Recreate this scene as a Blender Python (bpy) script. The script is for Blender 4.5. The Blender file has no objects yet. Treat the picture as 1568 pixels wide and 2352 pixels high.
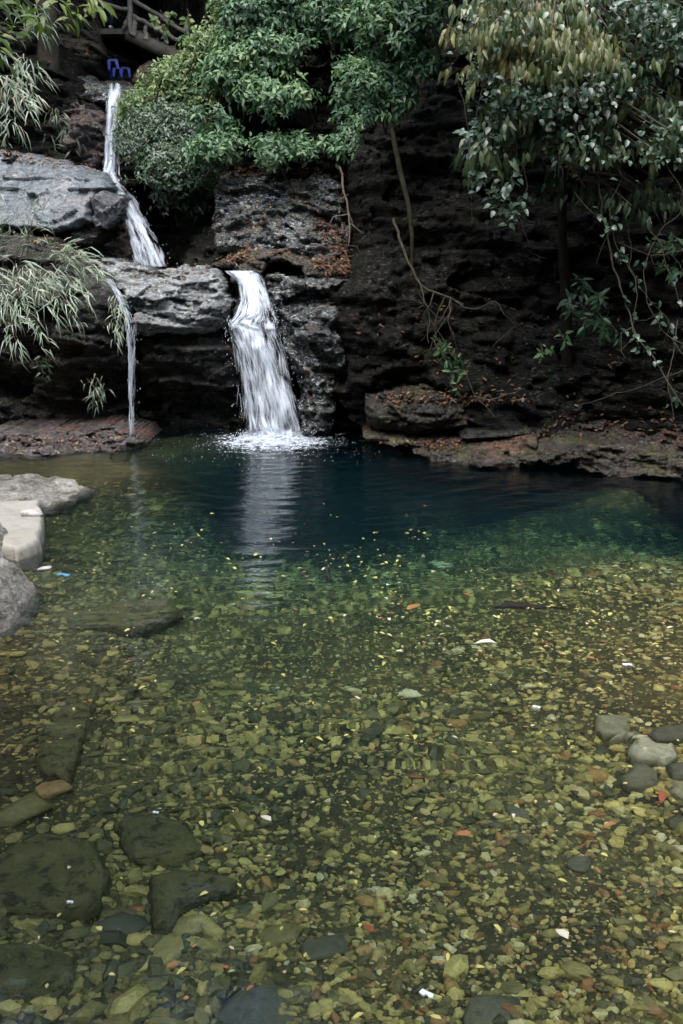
import bpy, bmesh, math, random
import numpy as np
from mathutils import Vector, Matrix, Euler

rnd = random.Random(7)
RS = np.random.RandomState(11)
sc = bpy.context.scene
col = sc.collection
R = math.radians

# ------------------------------------------------------------------ camera
EYE = 2.4
PITCH = R(13.6)
FD = 2352 * 35 / 36
cam_d = bpy.data.cameras.new('camera')
cam_d.sensor_fit = 'VERTICAL'
cam_d.sensor_height = 36
cam_d.sensor_width = 24
cam_d.lens = 35
cam_d.clip_end = 500
cam_d.clip_start = 0.05
cam = bpy.data.objects.new('camera', cam_d)
cam.location = (0, 0, EYE)
cam.rotation_euler = (R(90) - PITCH, 0, 0)
col.objects.link(cam)
sc.camera = cam
CP, SP = math.cos(PITCH), math.sin(PITCH)


def ray(u, v):
    xn = (u - 784) / FD
    yn = (1176 - v) / FD
    f = yn * SP + CP
    return xn / f, (yn * CP - SP) / f


def P(u, v, Y):
    """point seen at (u, v) of the photograph that stands Y metres away"""
    a, b = ray(u, v)
    return np.array((a * Y, Y, EYE + b * Y))


def W(u, v, z=0.0):
    """point seen at (u, v) that lies at height z"""
    a, b = ray(u, v)
    Y = (z - EYE) / b
    return np.array((a * Y, Y, z))


def WR(u, v, z):
    """point at depth z under the water that is seen at (u, v) through the flat surface"""
    p = W(u, v, 0.0)
    d = unit3(p - np.array((0, 0, EYE)))
    h = math.hypot(d[0], d[1])
    sr = h / 1.33
    t = -z * sr / math.sqrt(1 - sr * sr)
    return np.array((p[0] + d[0] / h * t, p[1] + d[1] / h * t, z))


def unit3(a):
    return a / np.linalg.norm(a)


# ------------------------------------------------------------------ noise
def _h(ix, iy, iz, seed):
    ix = ix.astype(np.int64) & 0xffffffff
    iy = iy.astype(np.int64) & 0xffffffff
    iz = iz.astype(np.int64) & 0xffffffff
    h = (ix * 374761393 + iy * 668265263 + iz * 2147483647 + seed * 974634777) & 0xffffffff
    h = ((h ^ (h >> 13)) * 1274126177) & 0xffffffff
    h = ((h ^ (h >> 16)) * 2246822519) & 0xffffffff
    h = h ^ (h >> 15)
    return (h & 0xffffff) / float(0xffffff)


def vnoise(x, y, z, seed=0):
    x, y, z = np.broadcast_arrays(np.asarray(x, float), np.asarray(y, float), np.asarray(z, float))
    x0, y0, z0 = np.floor(x), np.floor(y), np.floor(z)
    fx, fy, fz = x - x0, y - y0, z - z0
    fx = fx * fx * fx * (fx * (fx * 6 - 15) + 10)
    fy = fy * fy * fy * (fy * (fy * 6 - 15) + 10)
    fz = fz * fz * fz * (fz * (fz * 6 - 15) + 10)
    r = 0
    for i in (0, 1):
        for j in (0, 1):
            for k in (0, 1):
                w = (fx if i else 1 - fx) * (fy if j else 1 - fy) * (fz if k else 1 - fz)
                r = r + w * _h(x0 + i, y0 + j, z0 + k, seed)
    return r * 2 - 1


def fbm(x, y, z, octv=4, seed=0, gain=.5):
    a, r, t = 1.0, 0, 0
    for o in range(octv):
        r = r + a * vnoise(x, y, z, seed + o * 17)
        t += a
        a *= gain
        x, y, z = x * 2.03 + 5.1, y * 2.03 + 1.7, z * 2.03 + 9.2
    return r / t


def worley(x, y, z, seed=0):
    """F1, F2 and the nearest cell's random value"""
    x0, y0, z0 = np.floor(x), np.floor(y), np.floor(z)
    f1 = np.full(x.shape, 9.0)
    f2 = np.full(x.shape, 9.0)
    cid = np.zeros(x.shape)
    for i in (-1, 0, 1):
        for j in (-1, 0, 1):
            for k in (-1, 0, 1):
                cx, cy, cz = x0 + i, y0 + j, z0 + k
                px = cx + _h(cx, cy, cz, seed + 1)
                py = cy + _h(cx, cy, cz, seed + 2)
                pz = cz + _h(cx, cy, cz, seed + 3)
                d = np.sqrt((px - x) ** 2 + (py - y) ** 2 + (pz - z) ** 2)
                near = d < f1
                f2 = np.where(near, f1, np.minimum(f2, d))
                cid = np.where(near, _h(cx, cy, cz, seed + 4), cid)
                f1 = np.where(near, d, f1)
    return f1, f2, cid


def facets(x, y, z, size=.5, flat=.6, seed=0):
    """piecewise planar offset: every cell is a tilted flat facet"""
    p = (x / size, y / size, z / (size * flat))
    x0, y0, z0 = [np.floor(a) for a in p]
    f1 = np.full(x.shape, 9.0)
    off = np.zeros(x.shape)
    for i in (-1, 0, 1):
        for j in (-1, 0, 1):
            for k in (-1, 0, 1):
                c = (x0 + i, y0 + j, z0 + k)
                d = [c[m] + _h(*c, seed + 1 + m) - p[m] for m in range(3)]
                r = np.sqrt(d[0] ** 2 + d[1] ** 2 + d[2] ** 2)
                tilt = (_h(*c, seed + 5) - .5) * d[0] * 1.1 + (_h(*c, seed + 6) - .62) * d[2] * 1.1 + (_h(*c, seed + 7) - .5) * .55
                near = r < f1
                off = np.where(near, tilt, off)
                f1 = np.where(near, r, f1)
    return off * size


def rocky(x, y, z, amp=1.0, layer=.13, block=.55, dip=.08, seed=0):
    """layered, blocky relief of schist: metres towards the viewer"""
    wob = fbm(x * .9, y * .9, z * .9, 3, seed + 5) * .25
    s = (z + dip * x + wob) / layer
    li = np.floor(s)
    fr = s - li
    lay = _h(li, np.floor(x * .55 + vnoise(x * .7, li * 3.1, z * 0, seed + 9) * 1.2), li * 0, seed + 7) - .5
    edge = np.minimum(fr, 1 - fr)
    f1, f2, cid = worley(x / block + wob, y / block, (z + dip * x) / (block * .55) + wob, seed + 21)
    crack = np.clip((f2 - f1) / .10, 0, 1)
    b = (cid - .5) * .26 - (1 - crack) * .07
    f1b, f2b, cidb = worley(x / (block * .4), y / (block * .4), (z + dip * x) / (block * .14), seed + 31)
    b2 = (cidb - .5) * .07 - (1 - np.clip((f2b - f1b) / .12, 0, 1)) * .02
    fa = facets(x + wob, y, z + dip * x, block * 1.3, .6, seed + 51) * .75 + facets(x + wob, y, z + dip * x, block * .5, .45, seed + 57) * .7
    return amp * (fa * .8 + lay * .16 - np.exp(-edge * 9) * .06 + b * .6 + b2 + fbm(x * 1.1, y * 1.1, z * 1.6, 4, seed + 3) * .09
                  + fbm(x * 7, y * 7, z * 18, 3, seed + 4) * .018)


class TPS:
    def __init__(self, pts, val, lam=1e-3):
        p = np.asarray(pts, float)
        n = len(p)
        K = self.k(p, p) + lam * np.eye(n)
        A = np.zeros((n + 3, n + 3))
        A[:n, :n] = K
        A[:n, n] = 1
        A[:n, n + 1:] = p
        A[n, :n] = 1
        A[n + 1:, :n] = p.T
        b = np.zeros(n + 3)
        b[:n] = val
        self.w = np.linalg.lstsq(A, b, rcond=None)[0]
        self.p = p

    @staticmethod
    def k(a, b):
        d2 = ((a[:, None, :] - b[None, :, :]) ** 2).sum(2)
        return d2 * np.log(d2 + 1e-9) * .5

    def __call__(self, a, b):
        q = np.stack([np.ravel(a), np.ravel(b)], 1)
        out = self.k(q, self.p) @ self.w[:len(self.p)] + self.w[-3] + q @ self.w[-2:]
        return out.reshape(np.shape(a))


def sdist(x, y, poly):
    """signed distance to a polygon, positive inside"""
    poly = np.asarray(poly, float)
    d = np.full(x.shape, 1e9)
    ins = np.zeros(x.shape, bool)
    n = len(poly)
    for i in range(n):
        ax, ay = poly[i]
        bx, by = poly[(i + 1) % n]
        ex, ey = bx - ax, by - ay
        t = np.clip(((x - ax) * ex + (y - ay) * ey) / (ex * ex + ey * ey + 1e-12), 0, 1)
        d = np.minimum(d, np.hypot(x - ax - t * ex, y - ay - t * ey))
        c = (ay > y) != (by > y)
        with np.errstate(divide='ignore', invalid='ignore'):
            xi = ax + (y - ay) * ex / (ey if abs(ey) > 1e-12 else 1e-12)
        ins ^= c & (x < xi)
    return np.where(ins, d, -d)


# ------------------------------------------------------------------ mesh building
def tag(o, label=None, cat=None, group=None, kind=None):
    if label:
        o['label'] = label
    if cat:
        o['category'] = cat
    if group:
        o['group'] = group
    if kind:
        o['kind'] = kind
    return o


def mesh_np(name, V, F, mat, smooth=True, attrs=None):
    """V n x 3, F list of (m x k) integer arrays"""
    V = np.asarray(V, np.float32)
    if not isinstance(F, (list, tuple)):
        F = [F]
    F = [np.asarray(f, np.int32) for f in F if len(f)]
    me = bpy.data.meshes.new(name)
    me.vertices.add(len(V))
    me.vertices.foreach_set('co', V.ravel())
    nl = sum(f.size for f in F)
    npoly = sum(len(f) for f in F)
    me.loops.add(nl)
    me.polygons.add(npoly)
    me.loops.foreach_set('vertex_index', np.concatenate([f.ravel() for f in F]))
    tot = np.concatenate([np.full(len(f), f.shape[1], np.int32) for f in F])
    st = np.concatenate([[0], np.cumsum(tot)[:-1]]).astype(np.int32)
    me.polygons.foreach_set('loop_start', st)
    me.polygons.foreach_set('use_smooth', np.full(npoly, smooth, bool))
    for k, a in (attrs or {}).items():
        at = me.attributes.new(k, 'FLOAT', 'POINT')
        at.data.foreach_set('value', np.asarray(a, np.float32))
    me.update(calc_edges=True)
    me.validate()
    if mat:
        me.materials.append(mat)
    return me


ORG = {}      # world origin of every object, to hang parts on


def obj_np(name, V, F, mat, parent=None, smooth=True, attrs=None, recentre=True):
    V = np.asarray(V, float)
    org = np.zeros(3)
    if recentre and parent is None:
        lo, hi = V.min(0), V.max(0)
        org = np.array(((lo[0] + hi[0]) / 2, (lo[1] + hi[1]) / 2, lo[2]))
    elif parent is not None:
        org = ORG[parent.name]
    me = mesh_np(name, V - org, F, mat, smooth, attrs)
    o = bpy.data.objects.new(name, me)
    col.objects.link(o)
    if parent is not None:
        o.parent = parent
    else:
        o.location = org
    ORG[o.name] = org
    return o


def empty(name, loc):
    o = bpy.data.objects.new(name, None)
    o.location = tuple(loc)
    o.empty_display_size = .2
    col.objects.link(o)
    ORG[o.name] = np.asarray(loc, float)
    return o


class MB:
    """collects tubes, boxes and blobs into one mesh"""

    def __init__(self):
        self.V, self.F4, self.F3, self.n = [], [], [], 0
        self.A = []

    def add(self, V, F, a=0.0):
        V = np.asarray(V, float)
        F = np.asarray(F, int) + self.n
        (self.F4 if F.shape[1] == 4 else self.F3).append(F)
        self.V.append(V)
        self.A.append(np.full(len(V), a) if np.isscalar(a) else np.asarray(a))
        self.n += len(V)

    def tube(self, pts, rad, k=5, a=0.0, flat=1.0):
        pts = np.asarray(pts, float)
        n = len(pts)
        rad = np.broadcast_to(np.asarray(rad, float), (n,))
        t = np.gradient(pts, axis=0)
        t /= np.linalg.norm(t, axis=1)[:, None] + 1e-12
        ref = np.array((0.31, .87, .38))
        s = np.cross(t, ref)
        s /= np.linalg.norm(s, axis=1)[:, None] + 1e-9
        b = np.cross(t, s)
        an = np.linspace(0, 2 * math.pi, k, endpoint=False)
        V = (pts[:, None, :] + rad[:, None, None] * (np.cos(an)[None, :, None] * s[:, None, :] * flat
                                                    + np.sin(an)[None, :, None] * b[:, None, :])).reshape(-1, 3)
        i = np.arange(n - 1)[:, None] * k
        j = np.arange(k)[None, :]
        j2 = (j + 1) % k
        F = np.stack([i + j, i + j2, i + k + j2, i + k + j], -1).reshape(-1, 4)
        self.add(V, F, a)
        if k > 2:
            for base, tip, rev in ((0, pts[0], 1), ((n - 1) * k, pts[-1], 0)):
                Vc = np.vstack([V[base:base + k], tip[None]])
                jj = np.arange(k)
                f = np.stack([jj, (jj + 1) % k, np.full(k, k)], 1)
                self.add(Vc, f[:, ::-1] if rev else f, a)

    def box(self, c, s, M=None, a=0.0):
        c = np.asarray(c, float)
        s = np.asarray(s, float) / 2
        V = np.array([(x, y, z) for x in (-1, 1) for y in (-1, 1) for z in (-1, 1)], float) * s
        if M is not None:
            V = V @ np.asarray(M).T
        F = [(0, 1, 3, 2), (4, 6, 7, 5), (0, 4, 5, 1), (2, 3, 7, 6), (0, 2, 6, 4), (1, 5, 7, 3)]
        self.add(V + c, F, a)

    def build(self, name, mat, parent=None, smooth=True, attr='ta'):
        V = np.vstack(self.V)
        F = []
        if self.F4:
            F.append(np.vstack(self.F4))
        if self.F3:
            F.append(np.vstack(self.F3))
        return obj_np(name, V, F, mat, parent, smooth, {attr: np.concatenate(self.A)})


def grid_solid(a, b, h, mask, back, mode):
    """a, b, h grids -> solid: relief surface over the masked cells, side walls and a flat back"""
    ni, nj = a.shape
    cell = mask[:-1, :-1] & mask[1:, :-1] & mask[:-1, 1:] & mask[1:, 1:]
    ii, jj = np.nonzero(cell)
    idx = np.arange(ni * nj).reshape(ni, nj)
    q = np.stack([idx[ii, jj], idx[ii + 1, jj], idx[ii + 1, jj + 1], idx[ii, jj + 1]], 1)
    # boundary edges
    e = np.concatenate([q[:, [0, 1]], q[:, [1, 2]], q[:, [2, 3]], q[:, [3, 0]]])
    key = e[:, 0].astype(np.int64) * (ni * nj) + e[:, 1]
    rk = e[:, 1].astype(np.int64) * (ni * nj) + e[:, 0]
    bd = e[~np.isin(key, rk)]
    if mode == 'y':
        V = np.stack([a.ravel(), h.ravel(), b.ravel()], 1)
        Vb = np.stack([a.ravel(), np.broadcast_to(back, a.shape).ravel(), b.ravel()], 1)
    else:
        V = np.stack([a.ravel(), b.ravel(), h.ravel()], 1)
        Vb = np.stack([a.ravel(), b.ravel(), np.broadcast_to(back, a.shape).ravel()], 1)
    N = ni * nj
    allV = np.vstack([V, Vb])
    side = np.stack([bd[:, 1], bd[:, 0], bd[:, 0] + N, bd[:, 1] + N], 1)
    bk = q[:, ::-1] + N
    F = np.vstack([q, side, bk])
    if mode == 'z':
        pass
    used = np.unique(F)
    m = np.full(2 * N, -1)
    m[used] = np.arange(len(used))
    return allV[used], m[F]


def relief(name, outline, mat, ctrl=(), depth=.7, rim=.4, res=.035, amp=1.0, layer=.13, block=.55, dip=.08,
           seed=0, rag=.10, back=1.0, power=2.0, label=None, cat='rock', group=None, kind=None, extra=None):
    """a rock seen from the front: outline (u, v, Y) of the photograph, its face bulging towards the viewer"""
    o3 = np.array([P(*p) for p in outline])
    c3 = np.array([P(*p) for p in ctrl]) if len(ctrl) else np.zeros((0, 3))
    a3 = np.vstack([o3, c3])
    f = TPS(a3[:, [0, 2]], a3[:, 1])
    poly = o3[:, [0, 2]]
    lo, hi = poly.min(0) - .15, poly.max(0) + .15
    x = np.arange(lo[0], hi[0], res)
    z = np.arange(lo[1], hi[1], res)
    X, Z = np.meshgrid(x, z, indexing='ij')
    D = sdist(X, Z, poly)
    D = D + rag * fbm(X * 2.2, Z * 0 + seed, Z * 3.5, 4, seed + 40) + rag * .5 * (worley(X * 3, X * 0 + seed, Z * 5, seed + 3)[2] - .5)
    Y = f(X, Z)
    t = np.clip(1 - D / rim, 0, 1)
    Y = Y + depth * (1 - np.sqrt(np.clip(1 - t ** power, 0, 1)))
    Y = Y - rocky(X, Y, Z, amp, layer, block, dip, seed)
    if extra is not None:
        Y = extra(X, Y, Z)
    mask = D > 0
    V, F = grid_solid(X, Z, Y, mask, float(Y[mask].max()) + back, 'y')
    o = obj_np(name, V, F, mat)
    return tag(o, label, cat, group, kind)


def relief_top(name, outline, mat, ctrl=(), depth=.6, rim=.4, res=.02, amp=1.0, layer=.12, block=.5, seed=0, rag=.06,
               bottom=-.6, power=2.0, label=None, cat='rock', group=None):
    """a rock seen from above: outline (u, v, z)"""
    pick = P if outline[0][2] > 2 else (WR if outline[0][2] < 0 else W)
    o3 = np.array([pick(*p) for p in outline])
    c3 = np.array([pick(*p) for p in ctrl]) if len(ctrl) else np.zeros((0, 3))
    a3 = np.vstack([o3, c3])
    f = TPS(a3[:, :2], a3[:, 2], .3)
    zlo, zhi = a3[:, 2].min(), a3[:, 2].max()
    poly = o3[:, :2]
    lo, hi = poly.min(0) - .15, poly.max(0) + .15
    X, Y = np.meshgrid(np.arange(lo[0], hi[0], res), np.arange(lo[1], hi[1], res), indexing='ij')
    D = sdist(X, Y, poly)
    D = D + rag * fbm(X * 2.5, Y * 2.5, Y * 0 + seed, 4, seed + 40)
    Z = np.clip(f(X, Y), zlo, zhi)
    t = np.clip(1 - D / rim, 0, 1)
    Z = Z - depth * (1 - np.sqrt(np.clip(1 - t ** power, 0, 1)))
    f1, f2, cid = worley(X / block, Y / block, Z / block, seed + 3)
    Z = Z + amp * (fbm(X * 1.3, Y * 1.3, Z * 1.3, 5, seed) * .16 + (cid - .5) * .09 - (1 - np.clip((f2 - f1) / .1, 0, 1)) * .03
                   + fbm(X * 8, Y * 8, Z * 8, 3, seed + 8) * .018)
    mask = D > 0
    V, F = grid_solid(X, Y, Z, mask, bottom, 'z')
    o = obj_np(name, V, F, mat)
    return tag(o, label, cat, group)


# ------------------------------------------------------------------ materials
def new_mat(name):
    m = bpy.data.materials.new(name)
    m.use_nodes = True
    nt = m.node_tree
    nt.nodes.clear()
    return m, nt


class NT:
    def __init__(self, nt):
        self.nt = nt

    def n(self, t, **kw):
        nd = self.nt.nodes.new(t)
        for k, v in kw.items():
            if k in nd.inputs:
                nd.inputs[k].default_value = v
            else:
                setattr(nd, k, v)
        return nd

    def l(self, a, b):
        self.nt.links.new(a, b)

    def noise(self, vec, scale, detail=6, rough=.55, dist=0):
        nd = self.n('ShaderNodeTexNoise', Scale=scale, Detail=detail, Roughness=rough, Distortion=dist)
        self.l(vec, nd.inputs['Vector'])
        return nd.outputs['Fac']

    def ramp(self, fac, stops, interp='LINEAR'):
        nd = self.n('ShaderNodeValToRGB')
        el = nd.color_ramp
        el.interpolation = interp
        while len(el.elements) < len(stops):
            el.elements.new(.5)
        for e, (p, c) in zip(el.elements, stops):
            e.position = p
            e.color = (*c, 1) if not np.isscalar(c) else (c, c, c, 1)
        self.l(fac, nd.inputs['Fac'])
        return nd.outputs['Color']

    def mix(self, fac, a, b, mode='MIX'):
        nd = self.n('ShaderNodeMix')
        nd.data_type = 'RGBA'
        nd.blend_type = mode
        for s, i in ((fac, 0), (a, 6), (b, 7)):
            if hasattr(s, 'links'):
                self.l(s, nd.inputs[i])
            elif i == 0:
                nd.inputs[0].default_value = s
            else:
                nd.inputs[i].default_value = (*s, 1)
        return nd.outputs[2]

    def math(self, op, a, b=0.0, clamp=False):
        nd = self.n('ShaderNodeMath', operation=op, use_clamp=clamp)
        for s, i in ((a, 0), (b, 1)):
            if hasattr(s, 'links'):
                self.l(s, nd.inputs[i])
            else:
                nd.inputs[i].default_value = s
        return nd.outputs[0]


def rock_mat(name, dark, light, ochre=.25, ochre_c=(.16, .085, .035), moss=.2, moss_c=(.035, .05, .012), pale=.15,
             pale_c=(.34, .34, .32), rough=(.3, .6), bump=.5, sc_=1.0, spec=.5, strata=5.0, fleck=.3, fleck_c=(.30, .32, .34), dkf=.8):
    m, nt = new_mat(name)
    g = NT(nt)
    geo = g.n('ShaderNodeNewGeometry')
    pos = geo.outputs['Position']
    mp = g.n('ShaderNodeMapping')
    mp.inputs['Scale'].default_value = (sc_, sc_, sc_ * strata)
    mp.inputs['Rotation'].default_value = (0, R(5), 0)
    g.l(pos, mp.inputs['Vector'])
    st = g.noise(mp.outputs[0], 2.2, 8, .62, .4)
    n1 = g.noise(pos, 1.1 * sc_, 8, .6, .3)
    n2 = g.noise(pos, 9 * sc_, 6, .65)
    n3 = g.noise(pos, 38 * sc_, 4, .6)
    f = g.math('ADD', g.math('MULTIPLY', st, .5), g.math('ADD', g.math('MULTIPLY', n1, .3), g.math('MULTIPLY', n2, .2)))
    base = g.ramp(f, [(.36, dark), (.52, tuple((a + b) / 2 * .85 for a, b in zip(dark, light))), (.66, light)])
    # ochre seams
    o1 = g.noise(pos, .9 * sc_ + .13, 5, .6, .5)
    om = g.math('MULTIPLY', g.ramp(o1, [(.52, 0.), (.66, 1.)]), g.ramp(st, [(.40, 0.), (.6, 1.)]))
    base = g.mix(g.math('MULTIPLY', om, ochre * 2, True), base, ochre_c)
    # moss where the rock faces up
    sep = g.n('ShaderNodeSeparateXYZ')
    g.l(geo.outputs['Normal'], sep.inputs[0])
    m1 = g.noise(pos, 2.3 * sc_, 6, .65, .2)
    mm = g.math('MULTIPLY', g.ramp(m1, [(.5, 0.), (.62, 1.)]), g.ramp(sep.outputs['Z'], [(.0, .35), (.55, 1.)]))
    base = g.mix(g.math('MULTIPLY', mm, moss * 2, True), base, moss_c)
    # pale lichen and lime specks
    vo = g.n('ShaderNodeTexVoronoi', Scale=5.5 * sc_)
    g.l(mp.outputs[0], vo.inputs['Vector'])
    p1 = g.ramp(vo.outputs['Distance'], [(.12, 1.), (.3, 0.)])
    p2 = g.ramp(g.noise(pos, 1.7 * sc_ + .3, 6, .6), [(.5, 0.), (.64, 1.)])
    pm = g.math('MULTIPLY', p1, p2)
    pm = g.math('ADD', pm, g.math('MULTIPLY', g.ramp(n3, [(.6, 0.), (.72, 1.)]), .35))
    base = g.mix(g.math('MULTIPLY', pm, pale * 2, True), base, pale_c)
    # thin pale flecks along the layering, wet sparkle painted in as colour
    mpf = g.n('ShaderNodeMapping')
    mpf.inputs['Scale'].default_value = (sc_, sc_, sc_ * 2.6)
    mpf.inputs['Rotation'].default_value = (0, R(6), 0)
    g.l(pos, mpf.inputs['Vector'])
    fk = g.ramp(g.noise(mpf.outputs[0], 11, 3, .55, .6), [(.54, 0.), (.60, 1.)])
    fk = g.math('MULTIPLY', fk, g.ramp(g.noise(pos, 1.6 * sc_, 4, .6), [(.42, 0.), (.6, 1.)]))
    base = g.mix(g.math('MULTIPLY', fk, fleck, True), base, fleck_c)
    dk = g.ramp(g.noise(mpf.outputs[0], 7.3, 4, .6, .5), [(.36, .12), (.50, 1.)])
    base = g.mix(dkf, base, dk, 'MULTIPLY')
    b = g.n('ShaderNodeBsdfPrincipled')
    g.l(base, b.inputs['Base Color'])
    rr = g.ramp(n2, [(.3, rough[0]), (.75, rough[1])])
    g.l(rr, b.inputs['Roughness'])
    b.inputs['Specular IOR Level'].default_value = spec
    v2 = g.n('ShaderNodeTexVoronoi', Scale=3.2 * sc_, feature='DISTANCE_TO_EDGE')
    mp2 = g.n('ShaderNodeMapping')
    mp2.inputs['Scale'].default_value = (sc_, sc_, sc_ * strata * .6)
    dv = g.n('ShaderNodeVectorMath', operation='ADD')
    nv = g.n('ShaderNodeTexNoise', Scale=3.0 * sc_, Detail=4)
    g.l(pos, nv.inputs['Vector'])
    g.l(pos, dv.inputs[0])
    g.l(nv.outputs['Color'], dv.inputs[1])
    g.l(dv.outputs[0], mp2.inputs['Vector'])
    g.l(mp2.outputs[0], v2.inputs['Vector'])
    cr = g.ramp(v2.outputs['Distance'], [(0., 0.), (.06, 1.)])
    hgt = g.math('ADD', g.math('MULTIPLY', st, 1.2), g.math('ADD', g.math('MULTIPLY', n2, .45),
                 g.math('ADD', g.math('MULTIPLY', n3, .22), g.math('MULTIPLY', cr, .25))))
    bp = g.n('ShaderNodeBump', Strength=bump, Distance=.12)
    g.l(hgt, bp.inputs['Height'])
    g.l(bp.outputs[0], b.inputs['Normal'])
    out = g.n('ShaderNodeOutputMaterial')
    g.l(b.outputs[0], out.inputs['Surface'])
    return m


def simple_mat(name, c, rough=.6, var=.25, scale=14, bump=.2, spec=.4, c2=None):
    m, nt = new_mat(name)
    g = NT(nt)
    tc = g.n('ShaderNodeTexCoord')
    n1 = g.noise(tc.outputs['Object'], scale, 6, .6)
    c2 = c2 or tuple(x * (1 - var * 1.6) for x in c)
    base = g.ramp(n1, [(.32, c2), (.66, c)])
    b = g.n('ShaderNodeBsdfPrincipled', Roughness=rough)
    b.inputs['Specular IOR Level'].default_value = spec
    g.l(base, b.inputs['Base Color'])
    bp = g.n('ShaderNodeBump', Strength=bump, Distance=.03)
    g.l(g.noise(tc.outputs['Object'], scale * 2.5, 5, .6), bp.inputs['Height'])
    g.l(bp.outputs[0], b.inputs['Normal'])
    out = g.n('ShaderNodeOutputMaterial')
    g.l(b.outputs[0], out.inputs['Surface'])
    return m


def leaf_mat(name, stops, rough=.42, trans=.25, spec=.5):
    """leaf colour by the per-leaf value 'ta'"""
    m, nt = new_mat(name)
    g = NT(nt)
    at = g.n('ShaderNodeAttribute', attribute_name='ta')
    base = g.ramp(at.outputs['Fac'], stops)
    tc = g.n('ShaderNodeTexCoord')
    base = g.mix(.35, base, g.ramp(g.noise(tc.outputs['Object'], 23, 3), [(.3, .25), (.7, .95)]), 'MULTIPLY')
    b = g.n('ShaderNodeBsdfPrincipled', Roughness=rough)
    b.inputs['Specular IOR Level'].default_value = spec
    g.l(base, b.inputs['Base Color'])
    t = g.n('ShaderNodeBsdfTranslucent')
    g.l(g.mix(1.0, base, (1.0, 1.15, .55), 'MULTIPLY'), t.inputs['Color'])
    mx = g.n('ShaderNodeMixShader', Fac=trans)
    g.l(b.outputs[0], mx.inputs[1])
    g.l(t.outputs[0], mx.inputs[2])
    out = g.n('ShaderNodeOutputMaterial')
    g.l(mx.outputs[0], out.inputs['Surface'])
    return m


def stone_mat(name, stops, rough=.55, use_attr=False, bump=.35, scale=1.0):
    m, nt = new_mat(name)
    g = NT(nt)
    tc = g.n('ShaderNodeTexCoord')
    if use_attr:
        at = g.n('ShaderNodeAttribute', attribute_name='ta')
        rv = at.outputs['Fac']
    else:
        oi = g.n('ShaderNodeObjectInfo')
        rv = oi.outputs['Random']
    geo = g.n('ShaderNodeNewGeometry')
    pos = geo.outputs['Position']
    base = g.ramp(rv, stops)
    n1 = g.noise(pos, 24 * scale, 6, .65)
    n2 = g.noise(pos, 90 * scale, 3, .6)
    base = g.mix(.75, base, g.ramp(n1, [(.28, .35), (.5, .8), (.75, 1.15)]), 'MULTIPLY')
    base = g.mix(.35, base, g.ramp(n2, [(.35, .4), (.65, 1.2)]), 'MULTIPLY')
    b = g.n('ShaderNodeBsdfPrincipled', Roughness=rough)
    g.l(base, b.inputs['Base Color'])
    bp = g.n('ShaderNodeBump', Strength=bump, Distance=.03)
    g.l(g.math('ADD', n1, g.math('MULTIPLY', n2, .4)), bp.inputs['Height'])
    g.l(bp.outputs[0], b.inputs['Normal'])
    out = g.n('ShaderNodeOutputMaterial')
    g.l(b.outputs[0], out.inputs['Surface'])
    return m


M = {}
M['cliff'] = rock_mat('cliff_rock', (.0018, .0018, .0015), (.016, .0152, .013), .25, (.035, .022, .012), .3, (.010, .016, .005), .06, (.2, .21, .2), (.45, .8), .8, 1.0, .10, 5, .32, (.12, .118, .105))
M['slab'] = rock_mat('slab_rock', (.06, .076, .088), (.15, .18, .205), .15, (.2, .13, .06), .06, (.06, .07, .03), .25, (.45, .45, .44), (.2, .45), .5, 1.0, .6, 1.6, .2, (.3, .3, .3), .55)
M['grey'] = rock_mat('grey_rock', (.007, .0085, .0075), (.078, .091, .086), .5, (.12, .065, .03), .3, (.03, .042, .012), .25, (.36, .37, .37), (.10, .36), .6, 1.2, .7, 5, .85, (.42, .45, .48))
M['pale_ledge'] = rock_mat('pale_ledge_rock', (.05, .053, .053), (.40, .435, .445), .25, (.14, .08, .04), .2, (.04, .05, .012), .3, (.45, .45, .45), (.14, .4), .65, 1.2, .7, 6, .6, (.5, .52, .55))
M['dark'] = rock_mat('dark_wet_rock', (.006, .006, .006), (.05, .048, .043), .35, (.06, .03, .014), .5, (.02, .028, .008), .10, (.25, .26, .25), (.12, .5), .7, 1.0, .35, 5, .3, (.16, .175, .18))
M['bank'] = rock_mat('bank_rock', (.010, .0085, .007), (.075, .062, .047), .6, (.13, .058, .028), .35, (.05, .055, .016), .2, (.32, .31, .28), (.15, .45), .7, 1.1, .5, 6, .3, (.20, .18, .15))
M['wedge'] = rock_mat('wedge_rock', (.02, .022, .025), (.11, .122, .14), .2, (.1, .06, .03), .1, (.03, .04, .01), .2, (.36, .37, .37), (.15, .4), .5, 1.2, .6, 3, .3, (.25, .27, .29))
M['bankearth'] = rock_mat('bank_earth', (.02, .0175, .012), (.15, .13, .095), .4, (.14, .09, .045), .5, (.05, .07, .025), .2, (.32, .31, .28), (.5, .85), .9, 1.1, .25, 3, .45, (.26, .245, .20))
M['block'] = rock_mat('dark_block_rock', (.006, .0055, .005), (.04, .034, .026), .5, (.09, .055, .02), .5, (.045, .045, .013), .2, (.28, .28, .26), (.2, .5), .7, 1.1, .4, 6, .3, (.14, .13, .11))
M['red'] = rock_mat('red_rock', (.022, .017, .015), (.20, .175, .165), .75, (.17, .055, .024), .15, (.04, .04, .015), .3, (.34, .35, .36), (.15, .5), .9, 1.4, .6, 5, .4, (.3, .31, .33))
M['fore'] = rock_mat('foreground_rock', (.20, .195, .17), (.56, .55, .50), .25, (.22, .13, .06), .35, (.06, .06, .025), .3, (.5, .49, .46), (.5, .8), 1.0, 2.2, .3, 1.5, .45, (.6, .59, .55), .45)
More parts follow.
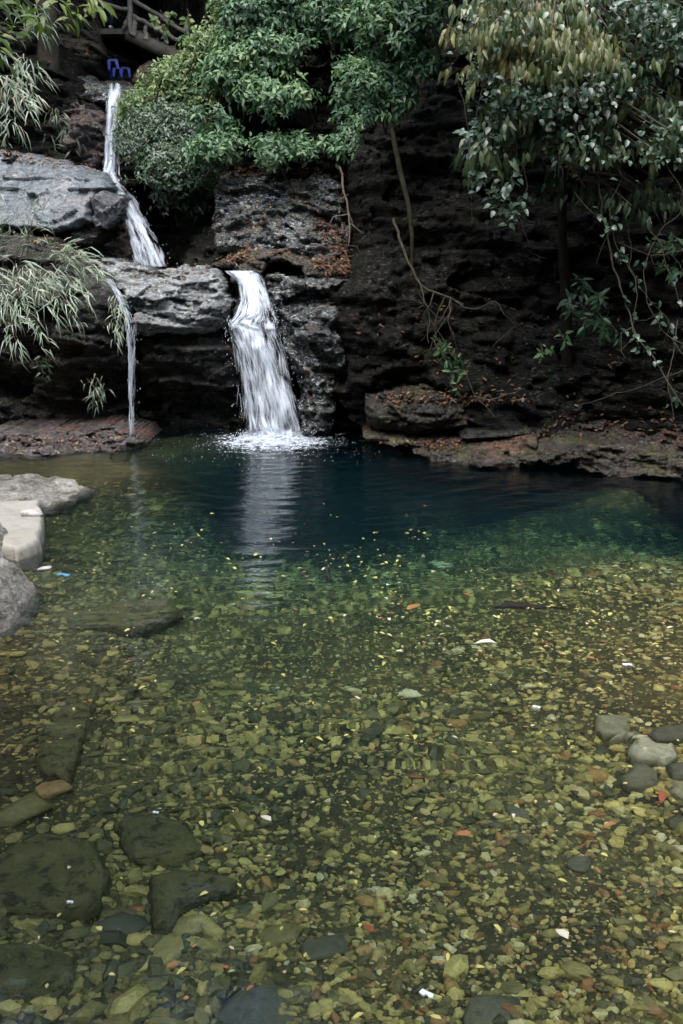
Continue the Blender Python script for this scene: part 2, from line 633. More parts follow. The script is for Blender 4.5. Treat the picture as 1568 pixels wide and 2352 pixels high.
M['cement'] = rock_mat('smooth_cement', (.22, .215, .19), (.34, .33, .295), .15, (.2, .15, .08), .1, (.1, .1, .05), .1, (.42, .41, .38), (.6, .85), .25, 1.5, .3, 1.0, .1, (.4, .4, .37), .15)
M['soil'] = rock_mat('soil', (.018, .014, .010), (.075, .062, .046), .35, (.09, .055, .03), .5, (.035, .045, .015), .08, (.2, .19, .17), (.7, .95), .8)

# ------------------------------------------------------------------ sky, sun, exposure
world = bpy.data.worlds.new('World')
sc.world = world
world.use_nodes = True
wn = world.node_tree
wn.nodes.clear()
sky = wn.nodes.new('ShaderNodeTexSky')
sky.sky_type = 'NISHITA'
sky.sun_disc = False
SUN_EL, SUN_AZ = R(68), R(195)          # high, from behind and a little left of the camera
sky.sun_elevation = SUN_EL
sky.sun_rotation = SUN_AZ
sky.air_density = 1.0
sky.dust_density = 3.0
bg = wn.nodes.new('ShaderNodeBackground')
bg.inputs['Strength'].default_value = .15
wo = wn.nodes.new('ShaderNodeOutputWorld')
wn.links.new(sky.outputs[0], bg.inputs['Color'])
wn.links.new(bg.outputs[0], wo.inputs['Surface'])
sun_d = bpy.data.lights.new('sun', 'SUN')
sun_d.energy = 1.5
sun_d.angle = R(60)
sun_d.color = (1.0, .975, .94)
sun = bpy.data.objects.new('sun', sun_d)
sdir = Vector((math.sin(SUN_AZ) * math.cos(SUN_EL), math.cos(SUN_AZ) * math.cos(SUN_EL), math.sin(SUN_EL)))
sun.rotation_euler = sdir.to_track_quat('Z', 'Y').to_euler()
sun.location = (0, -10, 30)
col.objects.link(sun)
sc.view_settings.view_transform = 'Standard'
sc.view_settings.look = 'None'
sc.view_settings.gamma = 1
sc.view_settings.exposure = 1.85
sc.render.engine = 'CYCLES'
sc.cycles.max_bounces = 10
sc.cycles.diffuse_bounces = 3
sc.cycles.glossy_bounces = 3
sc.cycles.transmission_bounces = 8
sc.cycles.transparent_max_bounces = 16
sc.cycles.volume_bounces = 1
sc.cycles.sample_clamp_indirect = 6
sc.cycles.use_adaptive_sampling = False
sc.cycles.use_denoising = True

# ------------------------------------------------------------------ pool bed and ground
bed_ctrl = [(784, 2340, -.36), (300, 2250, -.42), (1400, 2200, -.30), (784, 1900, -.42), (150, 1950, -.36), (784, 1700, -.46),
            (1350, 1750, -.30), (1560, 1750, -.16), (784, 1480, -.62), (400, 1500, -.55), (1400, 1450, -.30), (1560, 1480, -.10),
            (1540, 1300, -.6), (784, 1360, -1.05), (784, 1280, -1.6), (784, 1200, -2.3), (520, 1200, -2.1), (1100, 1210, -2.2),
            (430, 1170, -1.2), (1100, 1320, -.95), (1400, 1240, -1.5), (330, 1300, -.9), (180, 1330, -.55), (120, 1420, -.3),
            (50, 1500, -.12), (90, 1700, -.22), (20, 1600, -.12), (170, 1215, -.7), (250, 1110, -.32), (380, 1085, -.35), (600, 1070, -1.9),
            (800, 1075, -2.1), (1000, 1085, -1.5), (1200, 1115, -1.5), (1480, 1135, -1.0), (784, 1140, -2.2), (560, 1130, -2.0),
            (1000, 1145, -2.0), (640, 1015, -1.6), (250, 1060, -.12), (1300, 1160, -1.5), (1500, 1180, -1.9)]
_bp = np.array([WR(u, v, d) if v > 1125 and d < -.2 else W(u, v, 0) for u, v, d in bed_ctrl])
_bf = TPS(_bp[:, :2], [d for _, _, d in bed_ctrl], .02)


def bed(x, y):
    x, y = np.asarray(x, float), np.asarray(y, float)
    xc, yc = np.clip(x, -5, 5), np.clip(y, 2.4, 15)
    z = np.clip(_bf(xc, yc), -3.0, np.where(yc > 9, -.2, -.05))
    out = np.hypot(x - xc, y - yc)
    z = z + fbm(x * 1.5, y * 1.5, x * 0, 4, 2) * .07 + fbm(x * 6, y * 6, x * 0, 3, 5) * .02
    # ground climbs away from the water: valley sides, the near bank and the hill behind the fall
    rise = np.maximum(0, np.abs(x) - np.where(x < 0, 5.6, 6.2)) * 1.1
    rise = np.minimum(rise, 14)
    near = np.clip((2.2 - y) / 2.2, 0, 1) * 1.1 + np.minimum(np.maximum(0, -5 - y) * 1.3, 12)  # includes an unseen hill behind the camera, raised to block low light
    back = np.minimum(np.maximum(0, y - 21) * .8 + np.where(y > 17, 2, 0), 16)
    return z + rise + near + back + fbm(x * .4, y * .4, x * 0 + 3, 3, 9) * np.minimum(out, 3) * .25


gx = np.concatenate([np.linspace(-70, -7, 22)[:-1], np.arange(-7, 7, .07), np.linspace(7, 70, 22)])
gy = np.concatenate([np.linspace(-70, 0, 22)[:-1], np.arange(0, 16, .07), np.linspace(16, 90, 24)])
GX, GY = np.meshgrid(gx, gy, indexing='ij')
GZ = bed(GX, GY)
ni, nj = GX.shape
idx = np.arange(ni * nj).reshape(ni, nj)
q = np.stack([idx[:-1, :-1], idx[1:, :-1], idx[1:, 1:], idx[:-1, 1:]], -1).reshape(-1, 4)


def bed_mat():
    m, nt = new_mat('pool_bed')
    g = NT(nt)
    geo = g.n('ShaderNodeNewGeometry')
    pos = geo.outputs['Position']
    a = g.noise(pos, 1.1, 6, .6)
    b_ = g.noise(pos, 14, 6, .7)
    c = g.noise(pos, 60, 4, .7)
    base = g.ramp(a, [(.35, (.04, .035, .012)), (.5, (.08, .068, .022)), (.65, (.13, .11, .036))])
    sp = g.n('ShaderNodeSeparateXYZ')
    g.l(pos, sp.inputs[0])
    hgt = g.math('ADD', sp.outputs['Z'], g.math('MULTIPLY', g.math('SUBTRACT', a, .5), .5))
    deep = g.ramp(g.math('MULTIPLY', hgt, -.5, True), [(.38, 0.), (.8, 1.)])       # blue tint and darkening of deep water painted into the bed
    depth_tint = g.ramp(g.math('MULTIPLY', hgt, -.4, True), [(.3, (.034, .05, .05)), (.72, (.005, .009, .012))])
    base = g.mix(deep, base, depth_tint)
    dry = g.ramp(g.math('MULTIPLY', hgt, .5, True), [(.2, 0.), (.6, 1.)])          # forest soil above the water
    base = g.mix(dry, base, (.03, .032, .014))
    base = g.mix(.8, base, g.ramp(b_, [(.3, .35), (.55, .9), (.75, 1.2)]), 'MULTIPLY')
    base = g.mix(.6, base, g.ramp(c, [(.35, .4), (.65, 1.2)]), 'MULTIPLY')
    b = g.n('ShaderNodeBsdfPrincipled', Roughness=.85)
    g.l(base, b.inputs['Base Color'])
    bp = g.n('ShaderNodeBump', Strength=.6, Distance=.04)
    g.l(g.math('ADD', b_, c), bp.inputs['Height'])
    g.l(bp.outputs[0], b.inputs['Normal'])
    out = g.n('ShaderNodeOutputMaterial')
    g.l(b.outputs[0], out.inputs['Surface'])
    return m


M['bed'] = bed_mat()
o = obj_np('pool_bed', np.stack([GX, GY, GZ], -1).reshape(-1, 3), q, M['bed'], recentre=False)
tag(o, kind='structure')

# ------------------------------------------------------------------ water
FALL = W(640, 1008, 0)
THIN = W(310, 1012, 0)


def wave(x, y):
    r = np.hypot(x - FALL[0], y - FALL[1])
    r2 = np.hypot(x - THIN[0], y - THIN[1])
    ph = fbm(x * .5, y * .5, x * 0, 3, 71) * 5
    am = .45 + .55 * np.clip(fbm(x * .55, y * .8, x * 0, 3, 77) * 2 + .4, 0, 1)
    z = .0042 * np.sin(r * 15 + ph) * np.exp(-r * .13) * am
    z += .0034 * np.sin(r * 25 - ph * 1.4 + 1) * np.exp(-r * .24)
    z += .0016 * np.sin(r2 * 21 + ph) * np.exp(-r2 * .18)
    pt = np.clip(fbm(x * .42, y * .9, x * 0 + 4, 3, 88) * 3.2 - .1, 0, 1) * np.clip((y - 2.6) / 2, 0, 1)
    z += .0020 * np.sin(r * 24 + ph * 3.2 + 2.5 * fbm(x * 1.6, y * 1.6, x * 0, 2, 95)) * pt
    z += .0044 * fbm(x * 3.2, y * 7, x * 0, 2, 96) * pt
    ch = np.exp(-r * .30)
    z += (.008 * ch + .03 * np.exp(-r * 1.3)) * fbm(x * 5, y * 7, x * 0, 3, 79)
    z += .0045 * fbm(x * 1.6, y * 3.2, x * 0, 3, 83) * am
    return z


wx = np.arange(-7.5, 7.51, .05)
wy = np.arange(.3, 16.2, .035)
WX, WY = np.meshgrid(wx, wy, indexing='ij')
WZ = wave(WX, WY)
ni, nj = WX.shape
idx = np.arange(ni * nj).reshape(ni, nj)
q = np.stack([idx[:-1, :-1], idx[1:, :-1], idx[1:, 1:], idx[:-1, 1:]], -1).reshape(-1, 4)
V = np.stack([WX, WY, WZ], -1).reshape(-1, 3)
rim_i = np.concatenate([idx[:, 0], idx[-1, 1:], idx[-2::-1, -1], idx[0, -2:0:-1]])
nb = len(rim_i)
low = V[rim_i].copy()
low[:, 2] = -3.6
V2 = np.vstack([V, low, [[0, 8, -3.6]]])
N0 = len(V)
k = np.arange(nb)
k2 = (k + 1) % nb
side = np.stack([rim_i[k2], rim_i[k], N0 + k, N0 + k2], 1)
bot = np.stack([N0 + k2, N0 + k, np.full(nb, N0 + nb)], 1)


def water_mat():
    m, nt = new_mat('pool_water')
    g = NT(nt)
    gl = g.n('ShaderNodeBsdfGlass', IOR=1.33, Roughness=0.0)
    gl.inputs['Color'].default_value = (1, 1, 1, 1)
    geo = g.n('ShaderNodeNewGeometry')
    mp = g.n('ShaderNodeMapping')
    mp.inputs['Scale'].default_value = (1, 1.7, 1)
    g.l(geo.outputs['Position'], mp.inputs['Vector'])
    a = g.noise(mp.outputs[0], 6.5, 3, .5, .4)
    sp = g.n('ShaderNodeSeparateXYZ')
    g.l(geo.outputs['Position'], sp.inputs[0])
    far = g.math('MULTIPLY', g.math('SUBTRACT', sp.outputs['Y'], 4.0), .11, True)
    st = g.math('ADD', .05, g.math('MULTIPLY', far, .45))
    bp = g.n('ShaderNodeBump', Distance=.02)
    g.l(st, bp.inputs['Strength'])
    g.l(a, bp.inputs['Height'])
    g.l(bp.outputs[0], gl.inputs['Normal'])
    ab = g.n('ShaderNodeVolumeAbsorption', Density=1.0)
    ab.inputs['Color'].default_value = (.57, .82, .82, 1)
    vs = g.n('ShaderNodeVolumeScatter', Density=.012)
    vs.inputs['Color'].default_value = (.12, .55, .95, 1)
    ad = g.n('ShaderNodeAddShader')
    g.l(ab.outputs[0], ad.inputs[0])
    g.l(vs.outputs[0], ad.inputs[1])
    out = g.n('ShaderNodeOutputMaterial')
    g.l(gl.outputs[0], out.inputs['Surface'])
    g.l(ad.outputs[0], out.inputs['Volume'])
    m.cycles.homogeneous_volume = True
    return m


M['water'] = water_mat()
o = obj_np('water', V2, [np.vstack([q, side]), bot], M['water'], recentre=False)
tag(o, kind='structure')

# ------------------------------------------------------------------ cliff behind everything
cl = [(0, 0, 20.5), (0, 150, 19.6), (0, 330, 19.0), (130, 120, 20.2), (200, 250, 19.6), (270, 170, 22.2), (330, 60, 23.5), (280, 40, 23.5),
      (240, 60, 23), (260, 300, 19.8), (420, 60, 23), (500, 60, 20), (420, 250, 19.2), (560, 200, 18.6), (700, 200, 18.4), (700, 360, 17.4),
      (560, 370, 17.6), (430, 480, 19.2), (400, 590, 19.4), (300, 450, 18.8), (470, 420, 18.2), (0, 600, 17.0), (200, 620, 17.0),
      (430, 620, 16.6), (430, 800, 16.4), (430, 1000, 16.0), (100, 900, 16.0), (600, 700, 16.3), (640, 1000, 15.8), (780, 1000, 15.3),
      (780, 600, 16.4), (790, 400, 16.9), (830, 380, 15.9), (830, 640, 15.0), (830, 900, 14.4), (850, 200, 17.5), (830, 60, 18.4),
      (1000, 200, 16.2), (1000, 400, 15.2), (1000, 640, 14.6), (1000, 760, 14.25), (1000, 900, 14.0), (1050, 990, 13.9), (1200, 200, 15.3), (1200, 500, 14.4),
      (1200, 760, 13.7), (1200, 950, 13.2), (1400, 200, 14.6), (1400, 500, 13.7), (1400, 800, 12.9), (1400, 950, 12.6), (1568, 200, 14), (1568, 500, 13.2),
      (1568, 800, 12.4), (1568, 1000, 12.0), (1100, 1100, 13.4), (1400, 1130, 12.4), (300, 1080, 15.5), (1000, 0, 17.4), (1300, -50, 15.8), (1568, -50, 15)]
_c3 = np.array([P(*p) for p in cl])
_cf = TPS(_c3[:, [0, 2]], _c3[:, 1], .01)
cx_ = np.concatenate([np.arange(-9, -6, .12), np.arange(-6, 6.2, .04), np.arange(6.2, 10, .12)])
cz_ = np.concatenate([np.arange(-1.2, 7.2, .04), np.arange(7.2, 15, .16)])
X, Z = np.meshgrid(cx_, cz_, indexing='ij')
Zc = np.clip(Z, -1.2, 7.0)
Xc = np.clip(X, -6.3, 6.0)
Y = _cf(Xc, Zc) + (Z - Zc) * .22 - np.abs(X - Xc) * .5
Y = Y - rocky(X, Y * .3, Z, 1.25, .19, .75, .06, 3)
ni, nj = X.shape
idx = np.arange(ni * nj).reshape(ni, nj)
q = np.stack([idx[:-1, :-1], idx[1:, :-1], idx[1:, 1:], idx[:-1, 1:]], -1).reshape(-1, 4)
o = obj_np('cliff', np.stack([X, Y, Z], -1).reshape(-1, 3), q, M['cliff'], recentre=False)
tag(o, kind='structure')


def cliff_y(x, z):
    x, z = np.asarray(x, float), np.asarray(z, float)
    y = _cf(np.clip(x, -6.3, 6), np.clip(z, -1.2, 7))
    return y - rocky(x, y * .3, z, 1.25, .19, .75, .06, 3)


# ------------------------------------------------------------------ rocks of the waterfall
relief('earth_bank', [(-80, -60, 21.2), (60, -60, 21.3), (170, -40, 21.6), (215, 40, 21.8), (222, 110, 21.2), (185, 160, 20.8), (150, 200, 20.2), (120, 270, 19.6), (105, 345, 19.0), (-80, 345, 18.9)], M['bankearth'],
       [(60, 120, 20.3), (60, 230, 19.5), (120, 60, 21.0)], depth=.5, rim=.3, res=.035, amp=1.2, layer=.22, block=.6, seed=51,
       label='steep brown earth and rock bank with grass in the upper left', cat='bank')
relief('boulder', [(168, 200, 20.0), (150, 168, 20.6), (180, 158, 20.9), (228, 178, 20.6), (262, 187, 20.4), (300, 186, 20.4), (338, 192, 20.4), (345, 232, 20.0),
                   (305, 262, 19.5), (270, 262, 19.4), (236, 240, 19.2), (200, 236, 19.4), (172, 220, 19.8)], M['grey'], [(230, 205, 19.7)], depth=.5, rim=.35,
       res=.03, amp=.7, seed=1, label='pale grey rock lip where the uppermost waterfall pours over', cat='rock')
relief('boulder', [(292, 182, 20.6), (303, 145, 20.7), (340, 133, 20.8), (395, 137, 20.8), (420, 190, 20.3), (360, 205, 20.3), (310, 200, 20.3)], M['bank'],
       depth=.5, rim=.3, res=.03, amp=.6, layer=.09, seed=2, label='layered brown rock beside the blue stools, half under the bush', cat='rock')
relief('boulder', [(128, 252, 19.4), (160, 226, 19.6), (205, 236, 19.3), (243, 262, 19.1), (250, 320, 18.9), (236, 365, 18.7), (200, 380, 18.5), (150, 378, 18.5),
                   (108, 348, 18.7), (118, 300, 19.1)], M['red'], [(190, 290, 18.7), (190, 350, 18.6)], depth=.5, rim=.35, res=.03, amp=1.1, seed=3,
       label='broken reddish grey boulder left of the uppermost waterfall', cat='rock')
relief('boulder', [(-60, 328, 18.6), (60, 346, 18.3), (150, 366, 18.1), (236, 390, 17.9), (268, 432, 17.4), (226, 446, 17.1), (208, 470, 16.9), (206, 512, 16.6), (165, 522, 16.55), (100, 535, 16.4),
                   (-60, 530, 16.5)], M['slab'], [(100, 440, 17.25), (150, 450, 17.15), (40, 400, 17.8)], depth=.5, rim=.10, res=.028, amp=.30, layer=.6, block=.9, seed=5, power=1.2,
       extra=lambda x, y, z: y - (worley(x / .62 + z * .4, x * 0, z / .30 - x * .35, 77)[2] - .5) * .20 - (worley(x / .2, x * 0, z / .11 - x * .3, 78)[2] - .5) * .05,
       label='big smooth blue grey slab sloping left of the falls', cat='rock')
wv = np.array([P(*p) for p in [(210, 450, 17.1), (238, 437, 17.05), (284, 452, 17.0), (276, 480, 16.8), (262, 500, 16.62), (241, 524, 16.5), (214, 508, 16.85), (239, 470, 16.45), (262, 470, 16.62)]])
wb = wv[:7] + np.array((-.02, .9, .03))
wf = [(0, 6, 7), (6, 5, 7), (7, 5, 4), (7, 4, 8), (8, 4, 3), (8, 3, 2), (7, 8, 1), (8, 2, 1), (0, 7, 1)] + [t for a_ in range(7) for t in ((a_, 9 + a_, 9 + (a_ + 1) % 7), (a_, 9 + (a_ + 1) % 7, (a_ + 1) % 7))]
bm = bmesh.new()
bvs = [bm.verts.new(p) for p in np.vstack([wv, wb])]
for f in wf:
    bm.faces.new([bvs[k] for k in f])
bmesh.ops.recalc_face_normals(bm, faces=bm.faces[:])
bmesh.ops.subdivide_edges(bm, edges=bm.edges[:], cuts=7, use_grid_fill=True)
bmesh.ops.triangulate(bm, faces=bm.faces[:])
bm.verts.ensure_lookup_table()
bm.verts.index_update()
wV = np.array([v.co[:] for v in bm.verts])
wN = np.array([v.normal[:] for v in bm.verts])
wF = np.array([[v.index for v in f.verts] for f in bm.faces])
bm.free()
wV = wV + wN * (facets(wV[:, 0], wV[:, 1], wV[:, 2], .22, .7, 9) * .35 + fbm(wV[:, 0] * 6, wV[:, 1] * 6, wV[:, 2] * 6, 4, 3) * .025)[:, None]
tag(obj_np('boulder', wV, wF, M['wedge'], smooth=False), 'angular wedge shaped rock jutting under the slab beside the falling water', 'rock')
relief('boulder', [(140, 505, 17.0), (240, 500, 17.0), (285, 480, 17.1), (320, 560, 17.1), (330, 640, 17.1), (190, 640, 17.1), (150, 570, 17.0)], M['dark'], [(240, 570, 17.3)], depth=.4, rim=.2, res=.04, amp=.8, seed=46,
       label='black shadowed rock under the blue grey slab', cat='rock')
relief('boulder', [(-60, 528, 15.9), (60, 535, 15.9), (130, 560, 15.8), (200, 588, 15.6), (205, 625, 15.2), (262, 648, 14.9), (288, 700, 14.7), (300, 760, 14.8), (312, 860, 15.2),
                   (308, 1010, 15.9), (150, 1020, 15.9), (-60, 1020, 15.9)], M['dark'], [(100, 640, 14.9), (220, 720, 14.4), (200, 800, 14.5), (60, 800, 14.8), (150, 900, 15.3), (60, 580, 15.3), (60, 900, 15.4)],
       depth=.6, rim=.4, res=.035, amp=1.0, layer=.2, block=.8, seed=7, label='huge dark mossy boulder hung with grass left of the thin trickle', cat='rock')
relief('boulder', [(200, 600, 15.7), (262, 602, 15.8), (330, 610, 15.9), (400, 612, 15.9), (480, 604, 15.9), (515, 616, 15.6), (535, 690, 15.3), (528, 755, 15.2), (470, 775, 15.2), (400, 768, 15.15),
                   (330, 775, 15.1), (298, 752, 15.0), (284, 690, 15.1), (250, 640, 15.4)], M['pale_ledge'], [(400, 640, 15.55), (400, 670, 15.25), (420, 735, 14.9), (340, 720, 14.9), (490, 720, 14.95)],
       depth=.3, rim=.10, res=.022, amp=.85, layer=.10, block=.5, seed=8, label='layered pale grey ledge between the two lower waterfalls', cat='rock')
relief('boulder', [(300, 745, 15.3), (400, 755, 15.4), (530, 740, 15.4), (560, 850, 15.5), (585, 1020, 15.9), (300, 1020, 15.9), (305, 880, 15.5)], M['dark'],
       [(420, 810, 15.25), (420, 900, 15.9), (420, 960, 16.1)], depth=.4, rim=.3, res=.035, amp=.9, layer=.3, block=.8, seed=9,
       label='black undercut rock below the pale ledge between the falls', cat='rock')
relief('boulder', [(482, 470, 16.9), (500, 400, 17.3), (560, 382, 17.4), (650, 372, 17.4), (740, 374, 17.3), (800, 398, 17.0), (812, 500, 16.5), (806, 600, 15.9), (760, 628, 15.6), (690, 624, 15.5),
                   (620, 590, 15.9), (540, 600, 16.0), (480, 585, 16.4)], M['grey'], [(640, 470, 16.6), (640, 560, 16.0), (740, 500, 16.5)],
       depth=.5, rim=.3, res=.028, amp=1.0, layer=.10, block=.5, seed=10, label='layered grey rock face strewn with brown leaves above the main waterfall', cat='rock')
relief('boulder', [(470, 606, 15.8), (520, 590, 15.8), (600, 570, 15.9), (700, 575, 15.8), (806, 600, 15.5), (808, 640, 15.2), (700, 640, 15.1), (690, 612, 15.3), (650, 600, 15.4), (612, 605, 15.4),
                   (600, 632, 15.2), (540, 626, 15.3)], M['bank'], (), depth=.3, rim=.18, res=.025, amp=.8, layer=.09, block=.5, seed=11, rag=.05,
       label='rounded brown rock shelf with a small dark hole beside the main waterfall', cat='rock')
relief('boulder', [(600, 628, 15.3), (680, 634, 15.2), (760, 625, 15.2), (812, 625, 15.0), (806, 760, 14.7), (792, 880, 14.5), (760, 1010, 14.4), (690, 1010, 14.5), (672, 900, 14.8), (640, 760, 15.1)],
       M['grey'], [(720, 740, 14.75), (740, 880, 14.55)], depth=.6, rim=.35, res=.03, amp=1.25, layer=.13, block=.5, seed=12,
       label='wet glistening rock column right of the main waterfall', cat='rock')
relief('boulder', [(520, 612, 15.6), (600, 620, 15.6), (650, 700, 15.5), (680, 900, 15.3), (700, 1015, 15.2), (560, 1015, 15.2), (530, 800, 15.5)], M['dark'], (), depth=.2, rim=.2, res=.05,
       amp=.8, seed=13, label='dark wet rock wall hidden behind the main waterfall', cat='rock')
# right hand block and shelves
relief('boulder', [(836, 905, 13.9), (900, 895, 13.8), (1000, 895, 13.6), (1130, 900, 13.4), (1225, 896, 13.2), (1238, 930, 13.0), (1180, 960, 13.1), (1100, 985, 13.3), (1000, 1000, 13.4), (870, 1000, 13.5),
                   (836, 985, 13.6)], M['block'], [(1000, 945, 13.2), (860, 950, 13.4)], depth=.5, rim=.25, res=.025, amp=.9, layer=.09, block=.5, seed=14,
       label='square edged layered block with a mossy corner right of the falls', cat='rock')
relief('boulder', [(826, 1004, 13.6), (850, 990, 13.7), (950, 992, 13.6), (1060, 1002, 13.4), (1070, 1030, 12.9), (1000, 1040, 12.9), (900, 1034, 13.1), (840, 1022, 13.4)], M['bank'], (),
       depth=.3, rim=.16, res=.022, amp=.6, layer=.07, block=.45, seed=15, rag=.05, label='low mossy rock step at the water below the square block', cat='rock')
relief('boulder', [(930, 1050, 12.7), (1000, 1028, 12.9), (1055, 1012, 13.0), (1150, 1010, 12.7), (1235, 1000, 12.5), (1250, 1050, 12.2), (1238, 1090, 12.05), (1100, 1084, 12.25), (1000, 1068, 12.5)], M['bank'],
       [(1100, 1045, 12.35)], depth=.3, rim=.2, res=.022, amp=.75, layer=.08, block=.5, seed=16, rag=.05, label='long brown rock ledge leading into the water right of the pool', cat='rock')
relief('boulder', [(1215, 1080, 11.9), (1235, 1000, 12.6), (1270, 975, 12.8), (1340, 962, 12.8), (1450, 950, 12.6), (1640, 935, 12.3), (1650, 1124, 11.35), (1560, 1114, 11.45), (1460, 1110, 11.55),
                   (1330, 1094, 11.8)], M['bank'], [(1350, 1020, 12.05), (1480, 1030, 11.85), (1560, 1060, 11.6), (1300, 1060, 11.95)], depth=.35, rim=.25, res=.022, amp=1.0, layer=.085, block=.55, seed=17,
       label='broad layered outcrop with rusty waterline on the far right bank', cat='rock')
relief('boulder', [(1055, 1012, 12.7), (1075, 992, 12.8), (1150, 994, 12.75), (1220, 984, 12.7), (1225, 1002, 12.6), (1150, 1012, 12.6), (1080, 1020, 12.6)], M['dark'], (), depth=.18, rim=.14, res=.02,
       amp=.35, seed=18, rag=.03, back=.3, label='rounded log shaped dark rock lying on the right bank ledge', cat='rock')
# red shelf below the grass boulder
relief('boulder', [(-60, 1002, 13.7), (60, 990, 13.8), (160, 992, 13.8), (260, 986, 13.9), (318, 998, 13.8), (332, 1024, 13.7), (250, 1044, 13.4), (140, 1064, 13.1), (-60, 1072, 13.0)], M['red'],
       [(120, 1025, 13.35)], depth=.25, rim=.1, res=.018, amp=.95, layer=.065, block=.4, seed=19, rag=.06, label='low rusty red rock shelf at the water under the dark boulder', cat='rock')

# left foreground rocks: outline (u, v, distance)
relief_top('boulder', [(-150, 1083, 11.6), (30, 1087, 11.5), (110, 1094, 11.3), (190, 1098, 11.25), (228, 1104, 11.15), (222, 1116, 10.9), (160, 1130, 10.55), (118, 1148, 10.2), (98, 1165, 9.85),
                       (20, 1160, 9.8), (-150, 1175, 9.4)], M['fore'], [(60, 1115, 10.6), (0, 1130, 10.1), (130, 1112, 10.85)], depth=.2, rim=.10, res=.015, amp=.85, block=.3, seed=20, rag=.13,
           label='pale grey rock tongue reaching into the pool on the left', cat='rock')
relief_top('boulder', [(-10, 1150, 9.9), (96, 1144, 10.0), (104, 1190, 9.1), (100, 1238, 8.45), (40, 1266, 8.1), (0, 1255, 8.2), (-20, 1190, 9.1)], M['cement'], [(60, 1200, 8.9)],
           depth=.12, rim=.05, res=.015, amp=.16, seed=21, rag=.08, label='smooth cement like slab under the small pale stone', cat='rock')
relief_top('boulder', [(-220, 1130, 9.4), (5, 1150, 9.5), (24, 1200, 8.6), (14, 1262, 8.0), (-220, 1290, 7.2)], M['fore'], [(-20, 1200, 8.3)], depth=.3, rim=.18, res=.02, amp=.9, block=.35, seed=22,
           label='rough brown rock at the left edge behind the smooth slab', cat='rock')
relief_top('boulder', [(-260, 1240, 7.2), (0, 1254, 7.6), (48, 1272, 7.6), (80, 1320, 7.45), (92, 1365, 7.22), (70, 1400, 6.9), (20, 1445, 6.47), (-260, 1560, 5.6)], M['fore'],
           [(0, 1320, 6.85), (35, 1330, 7.0), (-80, 1400, 6.2)], depth=.3, rim=.24, res=.014, amp=.75, block=.35, seed=23, label='rounded grey boulder in the left foreground with a mossy foot', cat='rock')

# ------------------------------------------------------------------ stones on the bed
def stone_proto(seed, n=22, flat=.5, box=.6):
    r = random.Random(seed)
    bm = bmesh.new()
    for i in range(n):
        a = 2.399963 * i + r.uniform(-.35, .35)
        z = max(-1, min(1, 1 - 2 * (i + .5) / n + r.uniform(-.1, .1)))
        q = math.sqrt(max(0, 1 - z * z))
        p = [q * math.cos(a), q * math.sin(a), z]
        k = (abs(p[0]) ** (2 / box) + abs(p[1]) ** (2 / box) + abs(p[2]) ** (2 / box)) ** (-box / 2)
        k *= r.uniform(.84, 1.08)
        bm.verts.new((p[0] * k, p[1] * k * .82, p[2] * k * flat))
    bmesh.ops.convex_hull(bm, input=bm.verts[:])
    bmesh.ops.delete(bm, geom=[v for v in bm.verts if not v.link_faces], context='VERTS')
    bmesh.ops.triangulate(bm, faces=bm.faces[:])
    bm.verts.ensure_lookup_table()
    bm.verts.index_update()
    V = np.array([v.co[:] for v in bm.verts])
    F = np.array([[v.index for v in f.verts] for f in bm.faces])
    bm.free()
    V -= (V.max(0) + V.min(0)) / 2
    V /= np.abs(V[:, :2]).max()
    return V, F


PROTO = [stone_proto(100 + i, rnd.randint(14, 24), rnd.uniform(.35, .75), rnd.uniform(.35, .8)) for i in range(16)]
GRAV = [(0, (.045, .045, .018)), (.14, (.10, .094, .031)), (.33, (.205, .172, .05)), (.55, (.34, .285, .082)), (.71, (.50, .42, .13)), (.78, (.33, .195, .058)),
        (.86, (.22, .093, .03)), (.93, (.52, .45, .18)), (1, (.58, .53, .31))]
M['gravel'] = stone_mat('gravel', GRAV, .6, True)
M['stone'] = stone_mat('stone', GRAV, .6, False)
M['olivestone'] = stone_mat('olive_stone', [(0, (.13, .125, .065)), (.5, (.19, .18, .10)), (1, (.27, .26, .16))], .6)
M['palestone'] = stone_mat('pale_olive_stone', [(0, (.27, .26, .16)), (1, (.33, .32, .21))], .6)
M['rust'] = stone_mat('rust_stone', [(0, (.16, .09, .035)), (1, (.22, .12, .05))], .6)
M['darkstone'] = stone_mat('dark_stone', [(0, (.05, .052, .03)), (.5, (.08, .08, .045)), (1, (.12, .11, .06))], .7, False, .25)


def euler_np(a, b, c):
    return np.array(Euler((a, b, c)).to_matrix())


